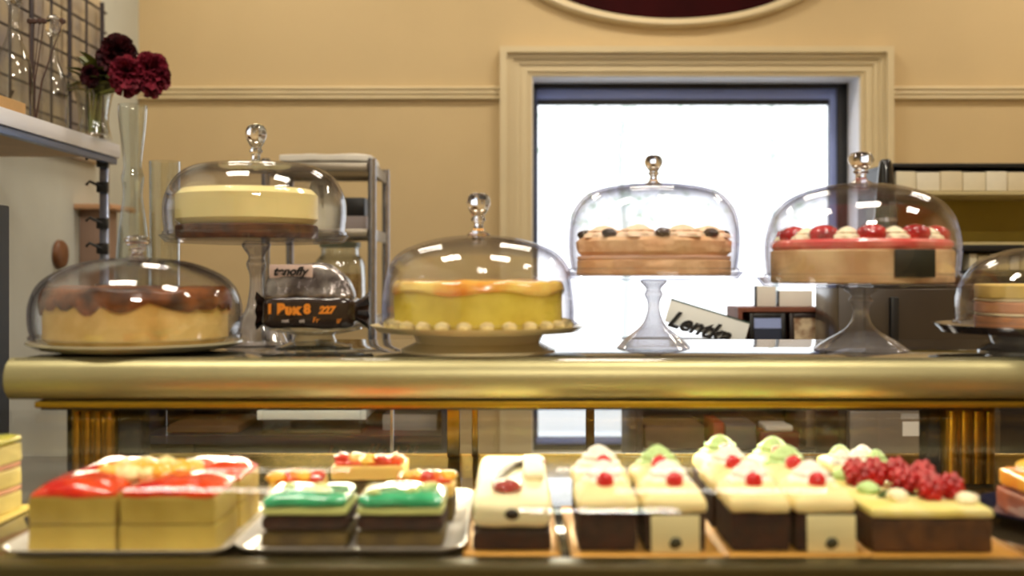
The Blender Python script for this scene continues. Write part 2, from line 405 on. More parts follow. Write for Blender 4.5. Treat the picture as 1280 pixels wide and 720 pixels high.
for x0, x1 in ((-.49, -.08), (.12, .52)):
    obj('rear_glass_door', B(x0, x1, 1.588, 1.592, SH+.001, TOP-.041), M_pane, case, smooth=False)
obj('door_edge_strip', B(-.172, -.168, 1.582, 1.594, SH, TOP-.041), M_steel, case)

# ------------------------------------------------------------------ glass domes and stands
def knob_prof(z, h, r):
    return smoothprof([(0, z-.001), (r*.95, z), (r*.5, z+h*.12), (r*.40, z+h*.28), (r*.62, z+h*.36), (r*.48, z+h*.44), (r*.72, z+h*.55), (r*1.0, z+h*.75), (r*.72, z+h*.94), (0, z+h)], 5)
def dome(label, loc, pts, knob_h, knob_r, th=.0028):
    """pts: outer (r, z) from the rim up to the crown at r = 0"""
    t = thing('glass_dome', label, 'cake dome', loc)
    out = smoothprof(pts, 7)
    inn = [(max(r-th, 0), z-(th if i > len(out)*.35 else 0)) for i, (r, z) in enumerate(out)]
    inn[0] = (out[0][0]-th, out[0][1])
    prof = [(out[0][0]+.0035, out[0][1]), (out[0][0]+.0035, out[0][1]+.004)] + out[1:] + [(r, z) for r, z in reversed(inn[1:])] + [(inn[0][0]-.001, out[0][1]), (out[0][0]+.0035, out[0][1])]
    o = obj('dome_shell', lathe(prof, 80), M_dome, t)
    obj('knob', lathe(knob_prof(pts[-1][1]-.001, knob_h, knob_r), 32), M_glass, t)
    return t
def stand(label, loc, r, zp, foot_r, stem_r, m_plate=None, h_rim=.006, low=False):
    t = thing('cake_stand', label, 'cake stand', loc)
    pl = [(0, zp-.006), (r*.55, zp-.006), (r*.93, zp-.004), (r, zp+h_rim), (r-.003, zp+h_rim), (r*.92, zp), (0, zp)]
    obj('plate', lathe(pl, 80), m_plate or M_dome, t)
    zt = zp-.0062
    if low:
        pf = [(0, 0), (foot_r, 0), (foot_r, .003), (foot_r*.8, zt*.5), (foot_r*.86, zt), (0, zt)]
    else:
        pf = smoothprof([(0, 0), (foot_r, 0), (foot_r, .004), (foot_r*.78, zt*.16), (foot_r*.36, zt*.34), (stem_r*1.1, zt*.52), (stem_r, zt*.68), (stem_r*1.5, zt*.80), (stem_r*1.2, zt*.88), (stem_r*2.2, zt), (0, zt)], 5)
    obj('foot', lathe(pf, 48, rfun=(None if low else (lambda a, z: 1+.03*math.cos(12*a)))), (m_plate or M_stand) if low else M_stand, t)
    return t

# -- caramel topped cake, front left
cA = Vector((P(172, 0, 1.44).x, 1.44, TOP))
pl = tag(obj('plate', lathe([(0, 0), (.085, 0), (.122, .006), (.1335, .012), (.133, .0145), (.115, .0085), (.084, .004), (0, .004)], 72), mat('pale_cream_china', (170, 162, 132), .2, coat=.4), loc=cA), 'pale cream china plate under the caramel topped cake', 'plate')
t = thing('round_cake', 'tall cream round cake with scalloped caramel brown topping on pale plate', 'cake', cA+Vector((0, 0, .0125)))
M_butter = mat('butter_cream', (240, 208, 130), .55, col2=(222, 184, 100), scale=30, sss=.1)
obj('sponge', round_layer(.113, 0, .066, .003, .006), M_butter, t)
obj('topping', drip_cap(.113, .066, lambda a: .016+.009*abs(math.sin(a*8.5+1.2*math.sin(a*3)))+.010*noise.noise(Vector((math.cos(a)*3, math.sin(a)*3, 2))), .004, 120, .004, 1), mat('caramel_topping', (138, 76, 22), .5, col2=(60, 30, 8), scale=38, coat=.2, bump=.4), t)
dome('wide low glass dome over the caramel topped cake', cA+Vector((0, 0, .0175)),
     [(.127, .0), (.131, .02), (.130, .045), (.120, .068), (.100, .084), (.066, .097), (.03, .102), (.0, .103)], .030, .017)

# -- cheesecake on tall stand, back left
cB = Vector((-.361, 1.58, TOP))
zp = P(0, 300, 1.58).z-TOP
stand('tall glass stand carrying the chocolate based cheesecake', cB, .132, zp, .043, .009)
t = thing('cheesecake', 'pale yellow cheesecake with dark chocolate base on tall glass stand', 'cake', cB+Vector((-.012, 0, zp+.0005)))
obj('chocolate_base', round_layer(.098, 0, .020, .001, .002), mat('dark_chocolate_base', (92, 50, 14), .6, col2=(56, 28, 8), scale=60), t)
obj('filling', round_layer(.098, .0202, .070, .001, .008), mat('cheesecake_filling', (246, 230, 158), .45, var=.06, scale=14, sss=.1), t)
zc = P(0, 205, 1.58).z-TOP
dome('high glass dome over the chocolate based cheesecake', cB+Vector((0, 0, zp+.0065)),
     [(.124, 0), (.127, .03), (.124, .055), (.108, .083), (.078, .098), (.04, zc-zp-.014), (.0, zc-zp-.010)], .062, .015)

# -- yellow glazed cake, centre
cC = Vector((P(598, 0, 1.45).x, 1.45, TOP)); zp = .030
stand('low footed cream plate under the yellow glazed cake', cC, .139, zp, .10, .02, m_plate=mat('cream_china', (232, 216, 172), .2, coat=.4), h_rim=.004, low=True)
t = thing('round_cake', 'yellow round cake with orange glazed top under the middle dome', 'cake', cC+Vector((0, 0, zp+.0005)))
M_yel = mat('yellow_sponge', (236, 216, 84), .6, col2=(216, 192, 60), scale=22, bump=.2)
obj('sponge', round_layer(.108, 0, .058, .003, .005), M_yel, t)
obj('glaze', drip_cap(.108, .058, lambda a: .013+.003*math.sin(a*6), .003, 96, .003, 4), mat('orange_glaze', (252, 220, 110), .2, col2=(244, 150, 50), scale=17, coat=.8), t)
bm = bmesh.new()
for i in range(26):
    a = 2*PI*i/26; blob(bm, (.114*math.cos(a), .114*math.sin(a), .005), .0085, .2, 3, i, 2, (1.1, 1.1, .75))
obj('piped_border', bm, mat('pale_piping', (238, 220, 160), .5, sss=.1), t)
dome('clear glass dome over the yellow glazed cake', cC+Vector((0, 0, zp+.0045)),
     [(.124, 0), (.124, .03), (.120, .058), (.114, .078), (.094, .097), (.05, .111), (.0, .116)], .056, .0155)

# -- sponge cake with cream and dark berries, on stand
cD = Vector((P(817, 0, 1.50).x, 1.50, TOP)); zp = P(0, 345, 1.50).z-TOP
stand('glass cake stand carrying the pinkish sponge cake with dark berries', cD, .119, zp, .045, .008)
t = thing('round_cake', 'pinkish beige sponge cake with cream scallops and dark berries on stand', 'cake', cD+Vector((0, 0, zp+.0005)))
M_pinks = mat('peach_sponge', (240, 200, 154), .7, col2=(228, 176, 130), scale=28, bump=.4, bscale=120)
obj('lower_sponge', round_layer(.102, 0, .021, .003, .002), M_pinks, t)
obj('filling', round_layer(.1015, .0212, .026, .003, .001), mat('pink_cream_filling', (238, 196, 170), .5), t)
obj('upper_sponge', round_layer(.102, .0262, .050, .004, .005, 3), M_pinks, t)
M_pc = mat('blush_cream', (246, 216, 184), .5, sss=.15)
for i in range(8):
    a = 2*PI*i/8-PI/2+.39
    bm = swirl(bmesh.new(), (.074*math.cos(a), .074*math.sin(a), .0492), .027, .017, seed=i)
    obj('cream_rosette', bm, M_pc, t)
    a += PI/8
    bm = blob(bmesh.new(), (.092*math.cos(a), .092*math.sin(a), .0545), .0095, .2, 3, i, 2, (1.1, 1.1, .7))
    obj('berry', bm, mat('dark_berry', (40, 12, 18), .25, coat=.5), t)
dome('straight sided glass dome over the pinkish sponge cake with berries', cD+Vector((0, 0, zp+.0065)),
     [(.110, 0), (.1135, .03), (.1125, .06), (.105, .085), (.085, .105), (.045, .1145), (.0, .117)], .040, .012)

# -- strawberry gateau on stand
cE = Vector((P(1076, 0, 1.46).x, 1.46, TOP)); zp = P(0, 354, 1.46).z-TOP
stand('glass cake stand carrying the red strawberry topped gateau', cE, .134, zp, .056, .010, h_rim=.008)
t = thing('gateau', 'beige gateau topped with red strawberries and cream on glass stand', 'cake', cE+Vector((0, 0, zp+.0005)))
obj('sponge', round_layer(.1145, 0, .042, .002, .002), mat('beige_gateau', (236, 206, 156), .6, col2=(206, 164, 116), scale=18, sss=.1), t)
obj('strawberry_jelly', round_layer(.1142, .0422, .055, .004, .004, 4), mat('strawberry_jelly', (226, 76, 74), .25, col2=(236, 130, 116), scale=24, coat=.6), t)
M_straw = mat('strawberry', (196, 12, 28), .2, col2=(150, 6, 22), scale=60, coat=.6)
for i in range(10):
    a = 2*PI*i/10+.15
    bm = blob(bmesh.new(), (.092*math.cos(a), .092*math.sin(a), .061), .0155, .1, 2, i, 2, (1.25, 1.25, .8)); obj('strawberry', bm, M_straw, t)
    a += PI/10
    bm = swirl(bmesh.new(), (.090*math.cos(a), .090*math.sin(a), .0545), .018, .016, seed=i); obj('cream_rosette', bm, M_cream, t)
bm = bmesh.new()
for i in range(14): blob(bm, (random.uniform(-.055, .055), random.uniform(-.055, .055), .060), .012, .2, 2, i, 2, (1.2, 1.2, .6))
obj('strawberry_slices', bm, M_straw, t)
dome('broad glass dome over the strawberry topped gateau', cE+Vector((0, 0, zp+.0085)),
     [(.1205, 0), (.1235, .03), (.1215, .055), (.112, .082), (.088, .104), (.045, .118), (.0, .122)], .042, .0165)
# small dark sign clipped to the plate of the gateau
p = P(1146, 319, 1.335)
cd_ = thing('cake_sign', 'small black sign standing on stand rim before the strawberry gateau', 'sign', (p.x, 1.341, TOP+zp+.008))
obj('sign_board', B(-.0245, .0245, -.0015, .0015, .0, .034, .001), mat('dark_green_board', (34, 34, 18), .5, var=.2), cd_)
obj('easel_foot', B(-.012, .012, .0016, .012, 0, .003), M_black, cd_)

# -- layered cake far right
cF = Vector((P(1312, 0, 1.42).x, 1.42, TOP)); zp = .030
stand('low footed dark plate under the far right peach layered cake', cF, .140, zp, .085, .02, m_plate=mat('dark_glazed_plate', (58, 50, 52), .15, coat=.5), low=True)
bpy.data.objects[[o.name for o in C.objects if o.name.startswith('foot')][-1]].data.materials[0] = M_stand
t = thing('layer_cake', 'peach and yellow layered cake partly cut, on dark plate at right', 'cake', cF+Vector((0.01, 0, zp+.0005)))
for i, (z0, z1, c) in enumerate(((0, .016, (226, 160, 110)), (.0162, .020, (240, 222, 176)), (.0202, .034, (236, 170, 124)), (.0342, .038, (244, 226, 176)), (.0382, .056, (232, 200, 110)))):
    obj('cake_layer', round_layer(.098, z0, z1, .002, .0015, i), mat('peach_layer_%d' % i, c, .6, var=.1, scale=30, bump=.2), t)
dome('clear glass dome over the peach layered cake at right', cF+Vector((0, 0, zp+.0065)),
     [(.112, 0), (.1125, .03), (.105, .055), (.088, .077), (.056, .092), (.025, .097), (.0, .098)], .035, .014)

# -- wrapped loaf between the stands
lo = P(392, 410, 1.50)
sd = tag(obj('glass_dish', lathe([(0, 0), (.05, 0), (.052, .003), (.03, .008), (.026, .018), (.05, .022), (.064, .0255), (.064, .0275), (.045, .0255), (0, .025)], 48), M_vase, loc=(lo.x, 1.505, TOP)), 'low footed clear glass dish under the wrapped loaf', 'dish')
t = thing('wrapped_loaf', 'loaf cake in silver and black wrapper with orange print', 'packaged cake', (lo.x, 1.505, TOP+.0278))
M_foil = mat('silver_wrapper', (186, 180, 176), .22, .75, col2=(96, 88, 86), scale=22, bump=.8, bscale=40)
M_wrap = mat('black_wrapper', (40, 26, 20), .25, coat=.6, bump=.3, bscale=40)
obj('wrapper_base', soft_box(-.063, .058, -.035, .035, 0, .042, .010, .002, 40, 10, 3), M_wrap, t)
bm = soft_box(-.062, .057, -.033, .033, .034, .070, .012, .003, 34, 12, 5, bulge=.016)
for v in bm.verts:
    k_ = max(0, (v.co.z-.04)/.04); v.co.x = v.co.x*(1-.16*k_)-.006*k_; v.co.y *= 1-.3*k_
obj('wrapper_top', bm, M_foil, t)
for s, x in ((-1, -.062), (1, .057)):
    bm = bmesh.new(); n = 7; R = []
    for j, (dx, hw) in enumerate(((0, .014), (.010, .020), (.017, .026))):
        R.append([bm.verts.new((x+s*dx, (-1 if kk % 2 else 1)*.003*(1+j*.4), .022+(kk/(n-1)-.5)*2*hw)) for kk in range(n)])
    for A, Bq in zip(R, R[1:]):
        for kk in range(n-1): bm.faces.new((A[kk], A[kk+1], Bq[kk+1], Bq[kk]))
    ex = bmesh.ops.extrude_face_region(bm, geom=bm.faces[:])
    for v in ex['geom']:
        if isinstance(v, bmesh.types.BMVert): v.co.y += .0015
    obj('crimped_end', bm, M_wrap, t)
M_or = mat('orange_print', (232, 140, 40), .4); M_ink = mat('black_ink', (20, 18, 18), .5); M_wp = mat('pale_print', (220, 206, 196), .5)
text('1', .017, M_or, t, (-.056, -.0375, .020), (PI/2, 0, 0), bold=.0010)
text('Bux', .019, M_or, t, (-.042, -.0375, .019), (PI/2, 0, 0), bold=.0014)
text('8', .017, M_or, t, (-.007, -.0375, .020), (PI/2, 0, 0), bold=.0010)
text('227', .013, M_or, t, (.013, -.0375, .020), (PI/2, 0, 0), bold=.0008, shear=.2)
text('Fr', .010, M_or, t, (.004, -.0375, .008), (PI/2, 0, 0), shear=.2)
text('net', .007, M_wp, t, (-.036, -.0375, .008), (PI/2, 0, 0)); text('oz', .007, M_wp, t, (-.013, -.0375, .008), (PI/2, 0, 0)); text('gr', .008, M_or, t, (.036, -.0375, .009), (PI/2, 0, 0))
bm = B(-.055, .002, -.024, -.0225, .066, .084, .0006); obj('wrapper_label', bm, mat('blush_label', (206, 180, 168), .4), t)
text('tenofly', .016, M_ink, t, (-.050, -.0255, .070), (PI/2, 0, 0), shear=.35, bold=.0006)

# -- tall clear glasses at the left back of the countertop
def vessel(name, label, cat, loc, prof, m=M_vase, group=None):
    return tag(obj(name, lathe(prof, 40), m, loc=loc), label, cat, group)
hc = P(0, 132, 1.63).z-TOP
vessel('carafe', 'tall slender clear glass carafe behind the caramel topped cake', 'carafe', (P(166, 0, 1.645).x, 1.645, TOP),
       smoothprof([(0, 0), (.026, 0), (.027, .01), (.026, .10), (.020, .17), (.014, .215), (.0165, .24), (.013, .26), (.019, hc-.03), (.021, hc), (.019, hc), (.017, hc-.03), (.011, .26), (.0145, .24), (.012, .215), (.018, .17), (.024, .10), (.025, .012), (0, .010)], 3))
hg = P(0, 200, 1.64).z-TOP
vessel('glass_cylinder', 'straight clear glass cylinder beside the carafe, nearest the cheesecake', 'vase', (P(206, 0, 1.662).x, 1.662, TOP),
       [(0, 0), (.024, 0), (.023, .01), (.0215, .05), (.0225, hg), (.021, hg), (.020, .05), (.0205, .012), (0, .012)])
vessel('glass_tumbler', 'short clear tumbler left of the caramel topped cake on the counter', 'glass', (P(48, 0, 1.56).x+.085, 1.612, TOP),
       [(0, 0), (.020, 0), (.020, .004), (.025, .085), (.0235, .085), (.0185, .008), (0, .008)])

# ------------------------------------------------------------------ back area, right: things on the low shelf unit in front of the window
def sbox(px0, px1, py0, py1, d0, d1, bev=.002):
    a, b = P(px0, py1, d0), P(px1, py0, d0); return B(a.x, b.x, d0, d1, a.z, b.z, bev)
def place(name, label, cat, px0, px1, py0, py1, d0, d1, m, group=None, bev=.002):
    a, b = P(px0, py1, d0), P(px1, py0, d0)
    o = obj(name, B(-(b.x-a.x)/2, (b.x-a.x)/2, 0, d1-d0, 0, b.z-a.z, bev), m, loc=((a.x+b.x)/2, d0, a.z))
    return tag(o, label, cat, group)
def open_unit(name, label, x0, x1, d0, d1, z0, z1, levels, m, doors=None, dm=None, t=.02):
    """open fronted shelf unit with sides, back, top and inner shelves at the given heights"""
    u = thing(name, label, 'shelf unit', ((x0+x1)/2, d0, z0)); w = (x1-x0)/2; h = z1-z0; dd = d1-d0
    for s in (-1, 1): obj('side_panel', B(min(s*w, s*(w-t)), max(s*w, s*(w-t)), 0, dd, 0, h, .001), m, u)
    obj('back_panel', B(-w+t, w-t, dd-t, dd, 0, h), m, u)
    obj('top_panel', B(-w+t, w-t, 0, dd-t, h-t, h), m, u)
    for lz in levels: obj('shelf', B(-w+t, w-t, .005, dd-t, lz-z0-t, lz-z0), m, u)
    return u
zt = P(0, 432, 3.0).z
M_brown = mat('dark_brown_wood', (66, 52, 48), .45, col2=(44, 34, 32), scale=5)
lz = P(0, 563, 3.0).z
ux0, ux1 = P(795, 0, 3.0).x, P(1048, 0, 3.0).x
open_unit('low_shelf_unit', 'low dark brown open shelf unit before the window, behind the case', ux0, ux1, 3.01, 3.4, 0, zt, (lz, lz-.3), M_brown)
GX = 'boxes and books inside the low shelf unit'
place('cardboard_box', 'brown cardboard box with pale label inside the low shelf unit', 'box', 806, 880, 532, 563, 3.03, 3.25, mat('brown_card', (112, 86, 66), .7, var=.2))
place('red_book', 'red upright book on the low shelf unit, right of brown box', 'book', 892, 905, 528, 563, 3.04, 3.2, mat('red_cover', (150, 40, 34), .5), GX)
place('grey_file', 'grey file box on the low shelf unit between red book and red tin', 'file box', 907, 945, 530, 563, 3.05, 3.3, mat('grey_card', (104, 98, 100), .6, var=.1), GX)
place('red_tin', 'dark red tin on the low shelf unit behind the cherry cakes', 'tin', 950, 1000, 540, 563, 3.05, 3.2, mat('dark_red_tin', (122, 48, 40), .35), GX, .006)
tg = place('folded_napkin', 'white folded cloth lying on the dark red tin', 'cloth', 957, 992, 532, 539.6, 3.06, 3.16, M_paper, None, .006)
place('beige_folder', 'beige upright folder inside the low shelf unit at its right end', 'folder', 1008, 1034, 512, 563, 3.06, 3.3, mat('beige_folder', (128, 110, 90), .6), GX)
# crate of picture frames on the unit
zt_px = 432
cr = P(981, zt_px, 3.02)
t = thing('wooden_crate', 'reddish brown wooden crate on low shelf unit before the window', 'crate', (cr.x, 3.06, zt)); hw = 54*3.06/F; hh = 46*3.06/F
M_crate = mat('red_brown_wood', (140, 84, 62), .5, col2=(110, 62, 46), scale=12)
obj('side_board', B(-hw, -hw+.012, 0, .16, 0, hh), M_crate, t); obj('side_board', B(hw-.012, hw, 0, .16, 0, hh), M_crate, t)
obj('back_board', B(-hw+.012, hw-.012, .15, .16, 0, hh), M_crate, t); obj('top_board', B(-hw+.012, hw-.012, 0, .15, hh-.012, hh), M_crate, t)
def pic(label, px0, px1, py0, d, tilt, m, pm, rz=0):
    x0, x1 = P(px0, 0, d).x, P(px1, 0, d).x; w = (x1-x0)/2; h = P(0, py0, d).z-zt
    t = thing('picture_frame', label, 'picture frame', ((x0+x1)/2, d, zt+.001), rz)
    o = obj('frame', frame_bm(-w, w, 0, h, 0, .01, .012, .012, .012, .012), m, t); o.rotation_euler = (-tilt, 0, 0)
    o = obj('picture', B(-w+.01, w-.01, .003, .008, .01, h-.01), pm, t, smooth=False); o.rotation_euler = (-tilt, 0, 0)
def landscape():
    m = mat('blue_landscape_picture', (120, 140, 200), .4); n = m.node_tree.nodes; l = m.node_tree.links
    tc = n.new('ShaderNodeTexCoord'); s = n.new('ShaderNodeSeparateXYZ'); r = n.new('ShaderNodeValToRGB'); r.color_ramp.interpolation = 'CONSTANT'
    e = r.color_ramp.elements; e[0].color = srgb((34, 44, 66)); e[0].position = 0; e[1].color = srgb((150, 166, 216)); e[1].position = .52
    l.new(tc.outputs['Generated'], s.inputs[0]); l.new(s.outputs['Z'], r.inputs[0]); l.new(r.outputs[0], n['Principled BSDF'].inputs['Base Color']); return m
pic('black framed blue landscape photo leaning in the wooden crate', 938, 983, 392, 3.04, .12, M_black, landscape())
pic('dark framed brown picture in the crate beside the blue landscape', 988, 1030, 392, 3.045, .12, mat('dark_frame', (52, 40, 38), .4), mat('brown_picture', (150, 110, 80), .5, col2=(226, 206, 170), scale=30))
# open folders on top of the crate
for (px0, px1, py0, lb, rot_) in ((948, 972, 350, 'upright white book with black spine on the wooden crate', .18), (976, 1018, 356, 'broad white book standing on the wooden crate', -.05)):
    a = P(px0, 385, 3.1); b = P(px1, py0, 3.1)
    bk = thing('book', lb, 'book', ((a.x+b.x)/2, 3.12, zt+hh+.0005))
    w = (b.x-a.x)/2; h = b.z-a.z-.02
    obj('pages', B(-w, w, 0, .022, 0, h, .001), M_paper, bk); obj('cover', B(-w-.003, -w-.0005, -.003, .026, 0, h, .001), M_black, bk)
# tilted sign with script
sg = P(877, 401, 2.98)
t = thing('script_sign', 'tilted white card with black slanting script leaning on the crate', 'sign', (P(880, 0, 3.0).x, 2.985, zt), 0)
ang = math.radians(17)
o = obj('card', B(-.112, .108, 0, .006, .0, .064, .001), mat('pale_green_card', (244, 248, 246), .5), t); o.location = (-.0, 0, .033); o.rotation_euler = (-.1, ang, 0)
o = obj('card_border', B(-.112, .108, -.0012, .0, .060, .064), mat('green_line', (60, 84, 78), .5), t); o.location = (0, 0, .033); o.rotation_euler = (-.1, ang, 0)
o = text('Lentka', .062, M_ink, t, (-.104, -.007, .056), (PI/2, ang, 0), shear=.45, bold=.0022); o.rotation_euler = (PI/2-.1, ang, 0)
o = obj('prop', B(-.03, .03, .012, .05, 0, .02), mat('clear_prop', (200, 205, 205), .3), t)

# refrigerator and tall shelving on the right
fx0, fx1 = P(1052, 0, 2.75).x, P(1256, 0, 2.75).x
fz = P(0, 356, 2.75).z
t = thing('refrigerator', 'dark framed refrigerator with grey lower door behind the right of case', 'refrigerator', (fx0, 2.75, 0)); fw = fx1-fx0
M_fgrey = mat('brushed_grey_door', (136, 128, 118), .35, .5, var=.1, scale=6); M_fdark = mat('fridge_brown_black', (58, 48, 38), .3, coat=.3)
obj('body', B(0, fw, .03, .24, .0, fz, .004), M_fdark, t)
zl = P(0, 514, 2.75).z; zk = P(0, 500, 2.75).z
obj('upper_door', B(.06, fw-.01, .0, .029, zk+.02, fz-.01, .003), M_fdark, t)
obj('handle', B(.115, .135, -.02, -.001, zk+.05, fz-.03, .003), M_black, t)
obj('lower_door', B(.02, (1158-1052)*2.75/F, .0, .029, .1, zl, .003), M_fgrey, t)
obj('lower_door', B((1166-1052)*2.75/F, fw-.01, .0, .029, .1, zl, .003), M_fdark, t)
a = (1128-1052)*2.75/F
obj('door_label', B(a, a+.056, -.0015, -.0003, P(0, 545, 2.75).z, P(0, 527, 2.75).z), M_paper, t); obj('door_label', B(a-.004, a+.06, -.0015, -.0003, P(0, 524, 2.75).z, P(0, 517, 2.75).z), mat('grey_label', (170, 166, 160), .5), t)
# tall shelving
DS = 3.25
sx0, sx1 = P(1112, 0, DS).x, 1.95; sz = P(0, 204, DS).z
M_olive = mat('olive_back', (176, 154, 60), .6, var=.15, scale=3)
u = thing('wall_shelving', 'black framed shelving with olive back standing right of the window', 'shelf unit', ((sx0+sx1)/2, DS, 0)); w = (sx1-sx0)/2
for s in (-1, 1): obj('side_post', B(min(s*w, s*(w-.012)), max(s*w, s*(w-.012)), 0, .3, 0, sz-.011), M_black, u)
obj('top_board', B(-w, w, 0, .3, sz-.0105, sz, .001), M_black, u)
zf = P(0, 239, DS).z; ze = P(0, 306, DS).z; zg = P(0, 314, DS).z; zh = P(0, 338, DS).z
obj('back_panel', B(-w+.013, w-.013, .28, .3, 0, sz-.012), M_olive, u)
obj('shelf', B(-w+.013, w-.013, .0, .279, zf-.010, zf, .001), mat('cream_shelf', (206, 190, 140), .5), u)
obj('shelf', B(-w+.013, w-.013, .01, .279, ze, ze+.008, .001), mat('cream_shelf', (206, 190, 140), .5), u)
obj('shelf_edge', B(-w+.013, w-.013, -.004, .27, zg, ze-.001, .001), M_black, u)
obj('shelf', B(-w+.013, w-.013, .0, .279, zh-.012, zh, .001), M_black, u)
obj('lower_panel', B(-w+.013, w-.013, .02, .04, .0, zh-.013), M_dark, u)
GB = 'cream boxes on the top of the black shelving'
ps = [1120, 1146, 1176, 1204, 1233, 1260, 1290, 1330]
nm = ['nearest the window', 'second from the window', 'third from the window', 'above the strawberry gateau dome side', 'fifth from the window', 'sixth from the window', 'last in view']
for i in range(len(ps)-1):
    place('paper_box', 'cream paper box on the top shelf of black shelving, '+nm[i], 'box', ps[i], ps[i+1]-1, 214+(i % 2), 238.6, DS+.01, DS+.2, mat('cream_box_%d' % (i % 3), ((240, 230, 200), (246, 238, 214), (236, 222, 188))[i % 3], .6, var=.06), GB, .003)
for i, (a_, b_) in enumerate(((1212, 1222), (1223, 1236), (1237, 1246), (1247, 1262), (1263, 1275), (1276, 1292))):
    place('menu_folder', 'pale upright folder on the black shelving, '+('nearest the gateau dome', 'second from the gateau dome', 'third from the gateau dome', 'fourth from the gateau dome', 'fifth from the gateau dome', 'last in view at the right')[i], 'folder', a_, b_-.6, 317+(i*2) % 3, 337.4, DS+.02, DS+.2, mat('pale_folder_%d' % (i % 2), ((224, 214, 186), (196, 180, 140))[i % 2], .6), 'pale folders on the black shelving')
# black tapered thing at the corner of the unit
bp = P(1108, 232, 3.2)
tb = thing('pepper_mill', 'black tapered mill standing on the refrigerator beside window', 'mill', (P(1107, 0, 2.95).x, 2.95, fz))
hh_ = P(0, 200, 2.95).z-fz
obj('mill_body', lathe(smoothprof([(0, 0), (.040, 0), (.040, .01), (.034, hh_*.35), (.028, hh_*.6), (.018, hh_*.93), (.012, hh_), (0, hh_)], 5), 32), mat('black_gloss', (18, 18, 22), .15, coat=.6), tb)
obj('mill_band', lathe([(0.031, hh_*.5), (.033, hh_*.5), (.032, hh_*.53), (.030, hh_*.53)], 32), M_steel, tb)

# ------------------------------------------------------------------ back area, left: rack, back bar
bx0, bx1 = P(168, 0, 2.7).x, P(562, 0, 2.7).x; bz = P(0, 440, 2.7).z; bl = P(0, 545, 2.7).z
M_navy = mat('navy_black_laminate', (34, 38, 54), .4, var=.2, scale=4)
open_unit('back_bar', 'long navy black open back bar behind the left of the case', bx0, bx1, 2.7, 3.15, 0, bz, (bl,), M_navy)
t = thing('storage_bin', 'clear plastic storage bin with white rim on the back bar shelf', 'bin', (P(390, 0, 2.73).x, 2.73, bl))
ww = 68*2.73/F; bh = P(0, 512, 2.73).z-bl
bm = frame_bm(-ww*.92, ww*.92, 0, .28, 0, bh-.025, .004, .004, .004, .004)
for v in bm.verts: v.co = Vector((v.co.x, v.co.z, v.co.y))
box(bm, -ww*.92, ww*.92, 0, .28, 0, .004)
obj('bin_body', bm, M_vase, t)
bm = frame_bm(-ww, ww, -.008, .288, bh-.024, bh, .014, .014, .014, .014)
for v in bm.verts: v.co = Vector((v.co.x, v.co.z, v.co.y))
obj('rim', bm, mat('white_plastic', (236, 242, 236), .35), t)
place('brown_bag', 'brown paper bag slumped on the back bar shelf left of the bin', 'bag', 205, 300, 530, 544.8, 2.74, 2.95, mat('brown_paper', (104, 72, 40), .7, var=.25, scale=10, bump=.5), None, .02)
t = thing('pastry_tray', 'steel tray with pinkish wafer straws below the storage bin', 'tray', (P(410, 0, 2.76).x, 2.76, bl-.24))
# floor of the bar for the tray
tb2 = obj('shelf', B(bx0+.02-(bx0+bx1)/2, bx1-.02-(bx0+bx1)/2, .005, .43, bl-.26, bl-.2405), M_navy, bpy.data.objects['back_bar'])
obj('tray_base', B(-.17, .17, 0, .2, 0, .01, .003), M_steel, t)
for i in range(34):
    x = -.15+i*.0088; bm = tube(bmesh.new(), [(x, .02, .02), (x+random.uniform(.04, .09), .10, .15+random.uniform(-.03, .05))], .0035, 6)
    obj('wafer_straw', bm, mat('wafer_%d' % (i % 2), ((200, 146, 120), (150, 84, 66))[i % 2], .6), t)
place('white_carton', 'white carton standing on the back bar shelf right of the bin', 'carton', 478, 546, 518, 544.8, 2.8, 3.0, mat('grey_white_card', (150, 144, 138), .6, var=.1), None, .003)
# steel rack
DR = 3.3; rx0, rx1 = P(332, 0, DR).x, P(465, 0, DR).x; rz = P(0, 200, DR).z
t = thing('steel_rack', 'chrome wire shelving rack against the back wall behind the cheesecake', 'rack', ((rx0+rx1)/2, DR, 0)); w = (rx1-rx0)/2
for x in (-w, w):
    for y in (0, .36):
        obj('post', tube(bmesh.new(), [(x, y, 0), (x, y, rz+.004)], .0125, 14), M_steel, t)
M_rs = mat('rack_shelf_steel', (150, 142, 128), .35, .8)
levels = [rz-.022, P(0, 292, DR).z, P(0, 404, DR).z, .35]
for z in levels:
    bm = B(-w+.013, w-.013, .0, .36, z, z+.006, .001); box(bm, -w+.013, w-.013, -.006, .004, z-.012, z+.014, .002); box(bm, -w+.013, w-.013, .356, .366, z-.012, z+.014, .002)
    for s in (-1, 1): box(bm, s*w-.004, s*w+.004, .013, .347, z-.02, z+.014, .001)
    obj('rack_shelf', bm, M_rs, t)
rc = (rx0+rx1)/2
def on(lv): return levels[lv]+.0062
bm = soft_box(-.135, .135, 0, .25, 0, .022, .006, .006, 14, 12, 2)
tag(obj('paper_parcel', bm, M_paper, loc=(rc+.012, DR+.03, rz+.0)), 'crumpled white paper parcel lying on top of the steel rack', 'parcel')
place('black_box', 'black box on the upper shelf of the steel rack', 'box', 428, 456, 245, 268, DR+.05, DR+.25, M_black)
bpy.data.objects['black_box'].location.z = on(1)+.052
place('grey_case', 'grey case under the black box on the steel rack', 'box', 426, 458, 270, 290, DR+.04, DR+.26, mat('grey_mauve_box', (150, 138, 136), .5))
gc = bpy.data.objects['grey_case']; gc.location.z = on(1); bpy.data.objects['black_box'].location.z = on(1)+gc.dimensions.z+.0005 if gc.dimensions.z else on(1)+.052
